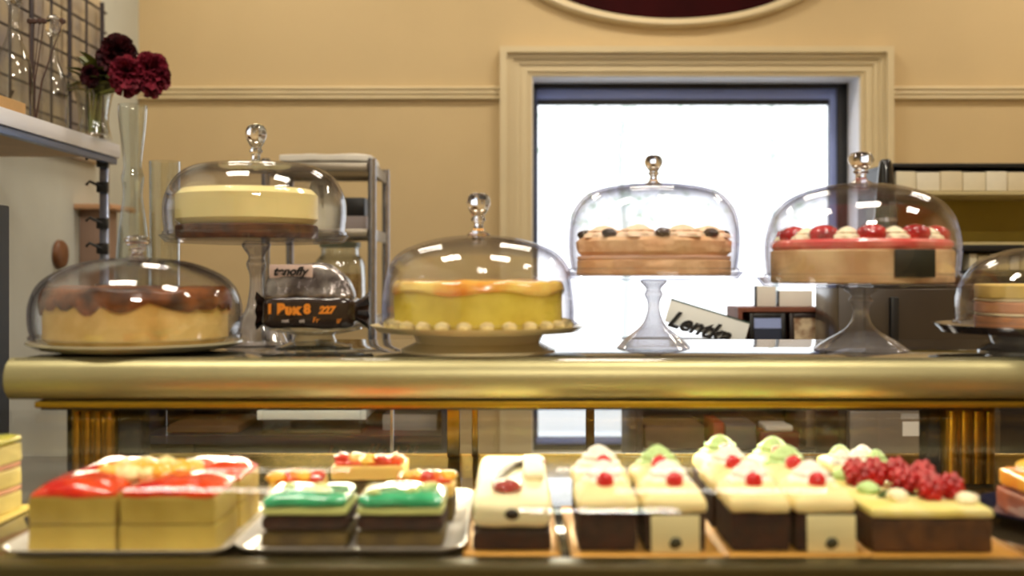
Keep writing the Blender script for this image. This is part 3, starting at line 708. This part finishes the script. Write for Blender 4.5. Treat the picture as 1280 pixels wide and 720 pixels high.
o = tag(obj('flour_bag', soft_box(-.05, .05, 0, .1, 0, .16, .02, .005, 20, 10, 3), mat('cream_bag', (248, 242, 216), .6), loc=(P(404, 0, 3.4).x, 3.42, on(1))), 'cream bag with slanted side on the rack behind the cheesecake dome', 'bag')
for v in o.data.vertices: v.co.x -= max(0, v.co.z-.04)*.25*(1 if v.co.x > 0 else -.1)
tj = thing('glass_jar', 'large pale green glass jar with tan contents on lower rack shelf', 'jar', (P(424, 0, 3.42).x, 3.44, on(2)))
tj.scale = (1.2, 1.2, 1.15)
hj = .2
obj('jar_body', lathe(smoothprof([(0, 0), (.06, 0), (.064, .01), (.064, .14), (.05, .17), (.048, .19), (.046, .19), (.048, .168), (.062, .14), (.061, .012), (0, .01)], 3), 40), M_vase, tj)
obj('contents', lathe([(0, .011), (.058, .011), (.058, .12), (0, .125)], 40), mat('tan_cereal', (186, 146, 78), .8, col2=(150, 108, 52), scale=60, bump=.5), tj)
obj('jar_lid', lathe([(0, .191), (.052, .191), (.052, .205), (0, .21)], 40), mat('pale_teal_lid', (176, 190, 172), .4), tj)

# ------------------------------------------------------------------ left wall: shelf, grid, glass, flowers
zs = EYE+.355
t = thing('wall_shelf', 'long white shelf with blue grey underside along the left wall', 'shelf', (XL, 0, zs))
obj('board', B(.002, .38, 1.9, 3.16, -.030, -.002, .002), mat('shelf_tan', (196, 160, 104), .5, var=.1), t)
obj('front_edge', B(.3805, .392, 1.9, 3.17, -.034, .004, .002), mat('shelf_white_edge', (242, 245, 255), .3, .1), t)
obj('underside_lip', B(.368, .386, 1.9, 3.16, -.052, -.0345, .001), mat('blue_grey_metal', (112, 130, 168), .35, .4), t)
u = thing('shelf_upright', 'chrome upright post with clips holding the end of white shelf', 'post', (-1.135, 3.12, 0))
obj('upright_post', B(-.012, .012, -.008, .008, 0, zs-.053, .002), mat('blue_steel', (176, 188, 220), .25, .9), u)
for z in (EYE+.22, EYE+.29, EYE+.12, EYE+.05):
    bm = B(-.016, .016, -.022, -.0085, z, z+.03, .003); tube(bm, [(0, -.02, z+.015), (-.03, -.03, z+.03), (-.04, -.03, z+.02)], .004, 8)
    obj('clip', bm, M_black, u)
# wire grid with hooks
t = thing('wire_grid', 'dark wire grid panel on the left wall above white shelf', 'grid panel', (XL, 0, 0))
M_wire = mat('dark_wire', (62, 56, 58), .4, .6)
bm = bmesh.new()
for i in range(8): tube(bm, [(.05, 1.9, EYE+.42+i*.072), (.05, 4.0, EYE+.42+i*.072)], .0045, 8)
for i in range(15): tube(bm, [(.0545, 1.92+i*.145, EYE+.40), (.0545, 1.92+i*.145, EYE+.95)], .0045 if i % 2 else .008, 8)
obj('wires', bm, M_wire, t)
obj('backing_board', B(.001, .03, 1.88, 4.02, EYE+.385, EYE+.97, .002), mat('grey_beige_board', (196, 178, 146), .5, col2=(150, 142, 140), scale=5), t)
for i in range(4): obj('hook', tube(bmesh.new(), [(.055, 2.3+i*.42, EYE+.50+.07*(i % 2)), (.09, 2.3+i*.42, EYE+.485+.07*(i % 2)), (.10, 2.3+i*.42, EYE+.51+.07*(i % 2))], .006, 8), M_wire, t)
# glass decanters on the shelf
def decanter(label, x, y, h, r):
    t = thing('decanter', label, 'decanter', (x, y, zs-.0015), group='clear decanters on the white shelf')
    obj('bottle', lathe(smoothprof([(0, 0), (r, 0), (r, .01), (r*.92, h*.4), (r*.35, h*.62), (r*.3, h*.8), (r*.45, h*.84), (0, h*.84)], 4), 12), M_vase, t)
    bm = bmesh.new(); blob(bm, (0, 0, h*.92), r*.6, .3, 3, 1, 2, (1, 1, 1.3)); obj('stopper', bm, M_glass, t)
decanter('taller clear decanter on white shelf, nearer the wire grid middle', -1.21, 2.72, .36, .045)
decanter('shorter clear decanter on white shelf beside the flower vase', -1.17, 2.86, .30, .036)
place('wooden_tray', 'tan wooden tray lying along the white shelf below the wire grid', 'tray', 0, 1, 0, 1, 1, 1.1, mat('tan_wood', (206, 166, 110), .5, var=.1))
o = bpy.data.objects['wooden_tray']
bm = bmesh.new(); box(bm, -.07, .07, -.35, .35, 0, .012, .002); box(bm, -.07, -.06, -.35, .35, .012, .045, .002); box(bm, .06, .07, -.35, .35, .012, .045, .002)
bm.to_mesh(o.data); bm.free(); o.location = (-1.22, 2.30, zs-.0015)
# flower vase
vx, vy = P(132, 0, 2.98).x-.005, 2.99
t = thing('flower_vase', 'flared clear glass vase at the end of the white shelf', 'vase', (vx-.03, vy, zs-.0015))
vx -= .03
obj('vase_body', lathe(smoothprof([(0, 0), (.044, 0), (.044, .012), (.038, .05), (.046, .11), (.064, .155), (.061, .155), (.043, .11), (.035, .05), (.039, .018), (0, .014)], 4), 40), M_vase, t)
M_stem = mat('stem_green', (112, 124, 52), .6, col2=(150, 156, 84), scale=20)
def carnation(label, c, r, seed, dark):
    rnd = random.Random(seed)
    t = thing('carnation', label, 'flower', (vx, vy, zs+.016), group='dark red flowers in the glass vase')
    base = Vector(c)-Vector((vx, vy, zs+.016))
    obj('stem', tube(bmesh.new(), [(rnd.uniform(-.012, .012), rnd.uniform(-.01, .01), .0), (base.x*.15, base.y*.3, .10), tuple(base*.75), tuple(base)], .0035, 8), M_stem, t)
    bm = bmesh.new()
    for i in range(230):
        # petals fan out from the centre, ruffled at their edge
        d = Vector((rnd.gauss(0, 1), rnd.gauss(0, 1), rnd.gauss(.35, .9))).normalized()
        L = r*rnd.uniform(.72, 1.05); u = d.orthogonal().normalized(); u.rotate(Matrix.Rotation(rnd.uniform(0, 6.28), 3, d)); v_ = d.cross(u)
        wd = r*rnd.uniform(.30, .46); rows = []
        for j, s in enumerate((.15, .6, .85, 1)):
            row = []
            for q in range(5):
                e = (q/4-.5)*2
                pt = d*L*(s-(.12*e*e if j > 1 else 0))+u*wd*e*s*.8+v_*(r*.09*math.sin(q*2.6+i)*s)+Vector((0, 0, -.25*r*s*s*(1-d.z)))
                row.append(bm.verts.new(base+pt))
            rows.append(row)
        for A, Bq in zip(rows, rows[1:]):
            for q in range(4): bm.faces.new((A[q], A[q+1], Bq[q+1], Bq[q]))
    obj('bloom', bm, mat('petals_dark', (74, 10, 24), .6, col2=(40, 4, 14), scale=40) if dark else mat('petals_red', (142, 36, 58), .6, col2=(96, 14, 36), scale=40), t)
carnation('nearly black red carnation, topmost in the glass vase', P(147, 68, 2.97), .055, 1, True)
carnation('wine red carnation at the right of the bouquet', P(190, 88, 2.93), .052, 2, False)
carnation('wine red carnation low in the middle of the bouquet', P(157, 90, 2.90), .046, 3, False)
carnation('small dusky carnation at the left of the bouquet', P(112, 93, 2.92), .026, 4, True)
bm = bmesh.new(); rnd = random.Random(5)
def leaf(bm, a, d, L, w):
    d = d.normalized(); u = d.cross(Vector((0, 0, 1))).normalized()*w; n = 6; rows = []
    for i in range(n+1):
        s = i/n; c = a+d*L*s+Vector((0, 0, -.35*L*s*s)); k_ = math.sin(PI*min(1, s*.9+.08))
        rows.append((bm.verts.new(c-u*k_), bm.verts.new(c+Vector((0, 0, -w*.3*k_))), bm.verts.new(c+u*k_)))
    for A, Bq in zip(rows, rows[1:]):
        for q in range(2): bm.faces.new((A[q], A[q+1], Bq[q+1], Bq[q]))
for i in range(70):
    a = rnd.uniform(0, 6.28); s = Vector((rnd.uniform(-.02, .03), rnd.uniform(-.02, .02), rnd.uniform(.10, .165)))
    leaf(bm, s, Vector((math.cos(a)+.35, math.sin(a), rnd.uniform(.1, 1.2))), rnd.uniform(.06, .12), .014)
for i in range(7): tube(bm, [(rnd.uniform(-.01, .01), rnd.uniform(-.01, .01), .0), (rnd.uniform(-.02, .03), rnd.uniform(-.02, .02), .14)], .0025, 6)
lf = tag(obj('leaf_spray', bm, mat('leaf_olive', (128, 134, 70), .55, col2=(84, 94, 44), scale=20), loc=(vx, vy, zs+.016)), 'olive green leaves and stems filling the flower vase', 'foliage')
bm = bmesh.new()
for i in range(6):
    a = rnd.uniform(-.6, .8); tube(bm, [(0, 0, 0), (.03*a, 0, .12), (.08*a+.02, 0, .26+.05*rnd.random())], [.003, .002, .001], 6)
    blob(bm, (.08*a+.02, 0, .27), .008, .3, 3, i, 1)
tag(obj('dried_twigs', bm, mat('dark_twig', (84, 62, 56), .7), loc=(-1.19, 2.79, zs+.0)), 'dark dried twigs on the white shelf between the decanters', 'dried flowers')
# cupboard and plaque on the left wall
cz = P(0, 262, 3.87).z
t = thing('wall_cupboard', 'narrow pinkish wooden cupboard on left wall under its wood ledge', 'cupboard', (XL, 3.88, cz-.3))
obj('cupboard_body', B(.001, .09, 0, .12, 0, .2995, .003), mat('pink_brown_wood', (164, 136, 120), .5, var=.12, scale=5), t)
obj('ledge', B(.001, .13, -.05, .2, .30, .318, .003), mat('salmon_wood', (206, 160, 122), .5), t)
t = thing('oval_plaque', 'small brown oval wooden plaque hanging on the left wall', 'plaque', (XL, 3.70, P(0, 318, 3.70).z))
bm = lathe(smoothprof([(0, 0), (.046, 0), (.05, .006), (.044, .018), (.02, .024), (0, .025)], 4), 40)
for v in bm.verts: v.co = Vector((v.co.z+.001, v.co.x*1.0, v.co.y*.95))
obj('plaque_body', bm, mat('walnut_wood', (128, 84, 54), .4, var=.2, scale=20), t)
# black post at the left edge
t = thing('black_cabinet', 'tall narrow black cabinet at left edge beside the display case', 'cabinet', (-.762-.09, 1.5, 0))
obj('cabinet_body', B(-.09, .09, 0, .2, 0, P(0, 246, 1.5).z, .003), mat('satin_black', (16, 14, 13), .6, var=.2), t)
obj('cabinet_door', B(-.085, .082, -.016, -.001, .05, P(0, 252, 1.5).z, .003), M_black, t)

# ------------------------------------------------------------------ pastries on the case shelf
before = set(C.objects)
def shelf_tray(label, x0, x1, y0, y1, m, rim=.010, name='serving_tray', thick=.003):
    t = obj(name, bmesh.new(), m)
    bm = bmesh.new(); prof = [(-.012, 0), (0, rim*.6), (.004, rim), (.0055, rim), (.002, rim*.6), (-.010, thick)]
    cxx, cyy = (x0+x1)/2, (y0+y1)/2; R = []
    cr_ = .02
    for off, z in prof:
        ring = []
        hx, hy = (x1-x0)/2+off-.0055, (y1-y0)/2+off-.0055
        for q, (sx, sy) in enumerate(((1, 1), (-1, 1), (-1, -1), (1, -1))):
            for j in range(7):
                a = q*PI/2+j/6*PI/2; c_ = cr_+off
                ring.append(bm.verts.new((sx*(hx-cr_-0*off)+c_*math.cos(a)-sx*off, sy*(hy-cr_)+c_*math.sin(a)-sy*off, z)))
        R.append(ring)
    n = len(R[0])
    for A, Bq in zip(R, R[1:]):
        for i in range(n): j = (i+1) % n; bm.faces.new((A[i], A[j], Bq[j], Bq[i]))
    bm.faces.new(R[0]); bm.faces.new(R[-1])
    bmesh.ops.recalc_face_normals(bm, faces=bm.faces)
    bm.to_mesh(t.data); bm.free()
    for p in t.data.polygons: p.use_smooth = True
    t.data.set_sharp_from_angle(angle=math.radians(38))
    t.location = (cxx, cyy, SH+.0003)
    return tag(t, label, 'tray')
shelf_tray('white china tray under the four red glazed square cakes', -.478, -.266, 1.042, 1.262, M_white)
shelf_tray('white china tray under the green and orange topped pastries', -.262, -.046, 1.052, 1.34, M_white)
def board(label, x0, x1, y0, y1, m=M_gold_card):
    bm = B(-(x1-x0)/2, (x1-x0)/2, 0, y1-y0, 0, .003, .001)
    for k_ in range(3):
        pass
    lip = [(-(x1-x0)/2, 0), ((x1-x0)/2, 0), ((x1-x0)/2, y1-y0), (-(x1-x0)/2, y1-y0)]
    for i in range(4):
        a, b = lip[i], lip[(i+1) % 4]; tube(bm, [(a[0], a[1], .003), (b[0], b[1], .003)], .0018, 8)
    return tag(obj('cake_board', bm, m, loc=((x0+x1)/2, y0, SH+.0003)), label, 'cake board')
board('gold cake board under the white cream log', -.0435, .043, 1.055, 1.36)
board('gold cake board under the four cherry cakes beside the cream log', .058, .196, 1.05, 1.26)
board('gold cake board under the six cherry cakes', .203, .331, 1.05, 1.36)
board('gold cake board under the raspberry topped chocolate slab', .336, .474, 1.04, 1.36)
TB = SH+.0035    # top of the trays and boards

# four square cakes with red glaze
M_sqs = mat('square_cake_cream', (192, 168, 78), .6, col2=(172, 146, 58), scale=16, sss=.1, bump=.15)
M_redgl = mat('red_glaze', (190, 16, 6), .18, col2=(224, 70, 12), scale=30, coat=.25)
M_fy = mat('yellow_fruit', (250, 190, 60), .3, coat=.5, sss=.2); M_fw = mat('cream_fruit', (252, 226, 160), .35, coat=.4, sss=.2)
def square_cake(label, x0, x1, y0, y1, h, seed):
    t = thing('square_cake', label, 'cake', ((x0+x1)/2, (y0+y1)/2, TB), 0, 'red glazed square cakes on the white tray')
    w, d = (x1-x0)/2, (y1-y0)/2; rnd = random.Random(seed)
    obj('lower_layer', soft_box(-w, w, -d, d, 0, h*.49, .0015, .0008, 60, 8, seed), M_sqs, t)
    obj('upper_layer', soft_box(-w*.995, w*.995, -d*.995, d*.995, h*.4905, h, .0025, .0008, 60, 8, seed+2), M_sqs, t)
    obj('red_glaze', soft_box(-w*.98, w*.98, -d*.98, d*.98, h-.003, h+.004, .003, .0025, 50, 10, seed, bulge=.009), M_redgl, t)
    sx = -1 if seed in (2, 4) else 1
    for i in range(5 if seed < 3 else 6):
        pos = (sx*w*(.78-.30*(i % 3)+rnd.uniform(-.06, .06)), d*((-.8 if seed > 2 else .72)+(.34*(i//3) if seed > 2 else -.36*(i//3))))
        bm = blob(bmesh.new(), (pos[0], pos[1], h+.009), rnd.uniform(.009, .014), .25, 2.5, seed*9+i, 2, (1.1, 1, .8))
        obj('fruit_piece', bm, M_fw if i % 2 else M_fy, t)
square_cake('red glazed square cake at the front left corner of its tray', -.455, -.374, 1.062, 1.148, .052, 1)
square_cake('red glazed square cake in front, beside the green topped pastries', -.369, -.280, 1.062, 1.148, .052, 2)
square_cake('red glazed square cake behind at the left, lit fruit on top', -.455, -.374, 1.158, 1.244, .050, 3)
square_cake('red glazed square cake behind, its pale side facing the pastries', -.369, -.280, 1.158, 1.244, .050, 4)

# green topped pastries in front and orange topped ones behind
M_green = mat('green_jelly', (24, 150, 96), .15, col2=(70, 186, 130), scale=28, coat=1)
M_olv = mat('olive_sponge', (92, 74, 26), .7, col2=(66, 50, 16), scale=40, bump=.4)
M_gc = mat('green_cream', (196, 200, 120), .5)
def green_pastry(label, x0, x1, y0, y1, h, seed):
    t = thing('green_pastry', label, 'pastry', ((x0+x1)/2, (y0+y1)/2, TB), 0, 'green topped pastries on the white tray'); w, d = (x1-x0)/2, (y1-y0)/2
    obj('lower_sponge', soft_box(-w, w, -d, d, 0, h*.34, .006, .001, 60, 8, seed), M_olv, t)
    obj('chocolate_layer', soft_box(-w*1.0, w*1.0, -d, d, h*.345, h*.66, .007, .0015, 50, 8, seed), M_choc, t)
    obj('cream_layer', soft_box(-w*.99, w*.99, -d*.99, d*.99, h*.665, h*.83, .004, .001, 60, 8, seed), M_gc, t)
    obj('green_topping', soft_box(-w*.97, w*.97, -d*.97, d*.97, h*.835, h*1.05, .005, .002, 50, 10, seed, bulge=.003), M_green, t)
    rnd = random.Random(seed)
    for i in range(4):
        obj('nut_piece', blob(bmesh.new(), (rnd.uniform(-.7, .7)*w, rnd.uniform(-.8, .2)*d, h*1.05+.003), .006, .3, 3, i+seed, 2, (1.3, 1, .6)), mat('pale_nuts', (206, 214, 140), .5), t)
green_pastry('green topped layered pastry in front, beside the red glazed cakes', -.240, -.157, 1.075, 1.155, .046, 1)
green_pastry('green topped layered pastry in front, right one of the pair', -.149, -.066, 1.075, 1.155, .046, 2)
M_peach = mat('peach_topping', (246, 196, 96), .25, col2=(232, 96, 40), scale=36, coat=.7)
M_org = mat('orange_cream', (238, 200, 110), .5, sss=.1)
def orange_pastry(label, x0, x1, y0, y1, h, seed):
    t = thing('orange_pastry', label, 'pastry', ((x0+x1)/2, (y0+y1)/2, TB), 0, 'orange topped pastries on the white tray'); w, d = (x1-x0)/2, (y1-y0)/2
    obj('sponge', soft_box(-w, w, -d, d, 0, h*.62, .004, .001, 60, 8, seed), M_olv, t)
    obj('cream_layer', soft_box(-w, w, -d, d, h*.625, h, .004, .001, 60, 8, seed), M_org, t)
    rnd = random.Random(seed)
    for i in range(5):
        obj('fruit_piece', blob(bmesh.new(), ((-.75+i*.37)*w, rnd.uniform(-.6, -.2)*d, h+.003), .010, .3, 2.5, i+seed*5, 2, (1.1, 1.2, .75)), (M_peach, M_fy, mat('red_fruit', (208, 54, 30), .2, coat=.7))[(i+seed) % 3], t)
    obj('glaze', soft_box(-w*.9, w*.9, -d*.9, d*.9, h-.001, h+.003, .0015, .001, 60, 6, seed), M_redgl, t)
orange_pastry('orange topped pastry behind the left green topped one', -.257, -.204, 1.185, 1.25, .041, 1)
orange_pastry('orange topped pastry rearmost on its tray, standing higher', -.203, -.122, 1.262, 1.325, .046, 2)
orange_pastry('orange topped pastry behind, nearest the white cream log', -.119, -.062, 1.185, 1.25, .041, 3)

# cream log
t = thing('cream_log', 'long white cream topped slab with dark base and red decoration', 'cake', (0, 1.07, TB))
obj('chocolate_base', soft_box(-.037, .037, 0, .275, 0, .018, .003, .001, 50, 10, 1), M_choc, t)
obj('cream_top', soft_box(-.038, .038, -.001, .276, .0185, .046, .011, .0012, 40, 12, 2), mat('ivory_cream', (236, 226, 180), .45, sss=.15), t)
bm = tube(bmesh.new(), [(-.016, .07, .048), (-.012, .12, .049), (.0, .175, .049), (.018, .20, .049)], [.004, .005, .005, .003], 8)
obj('chocolate_curl', bm, mat('dark_curl', (70, 58, 62), .3, coat=.5), t)
obj('red_fruit', blob(bmesh.new(), (-.004, .055, .050), .014, .2, 2, 4, 3, (1, 1.4, .5)), mat('dark_red_fruit', (156, 36, 30), .2, coat=.8), t)
obj('red_fruit', blob(bmesh.new(), (.022, .20, .050), .011, .2, 2, 5, 3, (1.5, 1, .5)), mat('dark_red_fruit', (156, 36, 30), .2), t)
obj('chocolate_button', blob(bmesh.new(), (0, -.001, .034), .006, .1, 2, 5, 2, (1.2, .5, .9)), mat('dark_button', (38, 26, 14), .4), t)
obj('gelatin_wing', soft_box(.012, .034, .10, .22, .044, .056, .005, .002, 40, 8, 6), M_cream, t)

# cherry cakes
M_iv = mat('cream_cap', (240, 222, 160), .5, sss=.15, bump=.15, bscale=80); M_gpuff = mat('pistachio_cream', (190, 222, 150), .5, sss=.15)
M_wpuff = mat('white_puff', (252, 248, 236), .5, sss=.15)
def cherry_cake(label, xc, y0, group, seed, w=.029, d=.044, h=.034, puff='w', cherry=True):
    t = thing('cherry_cake', label, 'cake', (xc, y0+d, TB), 0, group)
    obj('chocolate_sponge', soft_box(-w*.94, w*.94, -d*.95, d*.95, 0, h, .002, .001, 70, 8, seed), M_choc, t)
    obj('cream_cap', soft_box(-w, w, -d, d, h+.0003, h+.014, .006, .0015, 45, 10, seed, bulge=.010), M_iv, t)
    m = M_gpuff if puff == 'g' else M_wpuff
    obj('cream_swirl', swirl(bmesh.new(), (0, d*.30, h+.016), w*.78, .026, seed=seed), m, t)
    if cherry:
        obj('cherry', blob(bmesh.new(), (random.uniform(-.003, .003), -d*.42, h+.0275), .0085, .1, 2, seed, 3), M_cherry, t)
GE = 'cherry cakes on the board beside the cream log'; GF = 'cherry cakes on the board before the low shelf unit'
cherry_cake('cherry topped cake in front, nearest the cream log', .091, 1.066, GE, 1)
cherry_cake('cherry topped cake behind the cream price card, left board', .155, 1.066, GE, 2, w=.030)
cherry_cake('cherry cake with tall cream swirl behind, nearest the white log', .094, 1.163, GE, 3)
cherry_cake('cherry cake in the second row, left board, right corner', .158, 1.163, GE, 4, puff='g')
cherry_cake('front left cherry cake showing its bare dark chocolate side', .236, 1.066, GF, 5)
cherry_cake('front cherry cake hidden partly by the price card near raspberries', .297, 1.066, GF, 6)
cherry_cake('middle row cherry cake on the six cake board, left side', .235, 1.162, GF, 7)
cherry_cake('middle row cherry cake on the six cake board, right side', .297, 1.162, GF, 8, puff='g')
cherry_cake('rearmost cherry cake with green cream, left side of board', .244, 1.258, GF, 9, puff='g', h=.031)
cherry_cake('rearmost cherry cake with green cream, right side of board', .306, 1.258, GF, 10, puff='g', h=.029)
M_card = mat('cream_card', (226, 214, 160), .5, var=.03)
def price_card(label, xc, y, w, h):
    t = thing('price_card', label, 'price card', (xc, y, SH+.0045))
    bm = bmesh.new(); box(bm, -w, w, 0, .0012, 0, h, .0004, mtx=Matrix.Rotation(-.06, 4, 'X')); obj('card_face', bm, M_card, t)
    bm = bmesh.new(); blob(bm, (0, -.001, .009), .006, .25, 3, 2, 2, (1, .25, .9)); obj('printed_emblem', bm, mat('dark_emblem', (50, 50, 26), .5), t)
price_card('cream price card with dark emblem before the four cherry cakes', .1535, 1.0585, .0225, .034)
price_card('cream price card with dark emblem before the six cherry cakes', .300, 1.0585, .0225, .034)

# raspberry chocolate slab
t = thing('chocolate_slab', 'large chocolate slab with cream top and heap of raspberries', 'cake', (.396, 1.145, TB))
obj('sponge', soft_box(-.056, .056, -.083, .083, 0, .031, .003, .001, 60, 10, 3), mat('brown_sponge', (92, 58, 26), .7, col2=(62, 36, 14), scale=50, bump=.5, bscale=200), t)
obj('cream_top', soft_box(-.057, .057, -.084, .084, .0312, .041, .004, .001, 50, 12, 3), mat('lime_cream', (228, 214, 120), .5, col2=(236, 226, 160), scale=30, sss=.1), t)
M_rasp = mat('raspberry', (200, 14, 20), .4, col2=(150, 6, 14), scale=90)
def raspberry(c, r, seed):
    bm = bmesh.new()
    for i in range(22):
        z = 1-2*(i+.5)/22; a = i*2.399; rr = math.sqrt(1-z*z)
        blob(bm, (c[0]+r*.78*rr*math.cos(a), c[1]+r*.78*rr*math.sin(a), c[2]+r*.85*z), r*.42, 0, 1, 0, 1)
    return bm
rnd = random.Random(3)
for i, (x, y, z) in enumerate(((-.03, .055, .052), (-.008, .06, .052), (.012, .05, .053), (-.018, .028, .052), (.004, .022, .055), (.024, .018, .052), (.0, -.008, .052), (.022, -.014, .052), (.036, -.034, .052), (-.035, .03, .051), (.014, -.040, .051), (.036, .04, .052))):
    obj('raspberry', raspberry((x, y, z), .0115, i), M_rasp, t)
for i, (x, y) in enumerate(((-.036, -.008), (-.02, -.045), (-.04, .065), (.04, -.062))):
    obj('cream_dollop', blob(bmesh.new(), (x, y, .045), .011, .25, 2.5, i, 2, (1, 1, .7)), M_cream if i % 2 else M_gpuff, t)
bm = bmesh.new()
for a in (.4, 2.0, 3.6): leaf(bm, Vector((-.012, -.025, .043)), Vector((math.cos(a), math.sin(a), .3)), .028, .008)
obj('mint_leaf', bm, mat('mint', (62, 88, 30), .5), t)
t = thing('cream_cake', 'small brown cake with white and green cream behind raspberry slab', 'cake', (.395, 1.29, TB))
obj('sponge', soft_box(-.034, .034, -.04, .04, 0, .034, .003, .001, 60, 8, 9), mat('brown_sponge', (92, 58, 26), .7), t)
obj('cream_top', soft_box(-.035, .035, -.041, .041, .0343, .046, .005, .0015, 45, 10, 9, bulge=.004), M_iv, t)
for i, (x, y, m) in enumerate(((-.022, -.02, M_wpuff), (-.004, -.015, M_wpuff), (.016, -.02, M_gpuff), (-.014, .014, M_gpuff), (.012, .014, M_wpuff))):
    obj('cream_dollop', swirl(bmesh.new(), (x, y, .047), .013, .016, seed=i), m, t)

# slice at the far left
t = thing('layer_slice', 'tall green topped layer cake slice at the far left of case', 'cake slice', (-.604, 1.20, SH+.0045), -.12)
cl = [((0, .022), (216, 194, 112)), ((.0222, .028), (222, 160, 120)), ((.0282, .050), (222, 200, 118)), ((.0502, .056), (216, 150, 112)), ((.0562, .078), (226, 208, 126))]
for i, ((z0, z1), c) in enumerate(cl):
    obj('cake_layer', soft_box(-.05, .05, -.06, .06, z0, z1, .002, .0012, 60, 8, i), mat('slice_layer_%d' % i, c, .65, var=.12, scale=40, bump=.3), t)
obj('green_top', soft_box(-.0505, .0505, -.0605, .0605, .0783, .087, .004, .0015, 50, 10, 3, bulge=.003), mat('lime_glaze', (170, 180, 50), .3, col2=(214, 206, 90), scale=26, coat=.6), t)
bm = B(-.075, .062, -.09, .075, 0, .004, .0015)
tag(obj('cake_board', bm, mat('yellow_card', (206, 180, 90), .5), loc=(-.604, 1.20, SH+.0003)), 'yellowish board under the green topped slice at far left', 'cake board')
# tart at the far right
t = thing('fruit_slice', 'orange yellow fruit topped slice on dark plate at far right', 'cake slice', (.588, 1.20, SH+.0055))
obj('pastry_base', soft_box(-.05, .05, -.05, .05, 0, .026, .004, .001, 50, 8, 3), mat('red_brown_pastry', (160, 74, 30), .5, col2=(120, 48, 20), scale=30), t)
obj('custard', soft_box(-.049, .049, -.049, .049, .0263, .046, .006, .002, 40, 10, 5, bulge=.004), mat('yellow_custard', (246, 178, 28), .25, col2=(236, 140, 20), scale=24, coat=.8), t)
for i in range(6): obj('fruit_piece', blob(bmesh.new(), (-.034+.017*(i % 4), -.02+.03*(i//4), .052), .010, .2, 2, i, 2, (1.2, 1, .8)), (M_fy, mat('red_fruit', (208, 54, 30), .2))[i % 2], t)
tag(obj('dark_plate', lathe([(0, 0), (.05, 0), (.08, .008), (.092, .015), (.0915, .017), (.078, .011), (.05, .0045), (0, .0045)], 60), mat('navy_plate', (30, 32, 52), .15, coat=.5), loc=(.594, 1.20, SH+.0003)), 'dark navy round plate under the orange yellow slice', 'plate')

# the whole display stands close behind the front rail
for o in C.objects:
    if o not in before and o.parent is None:
        o.location.y -= .027; o.location.x *= .982
bpy.data.objects['layer_slice'].scale = (1, 1, .93)
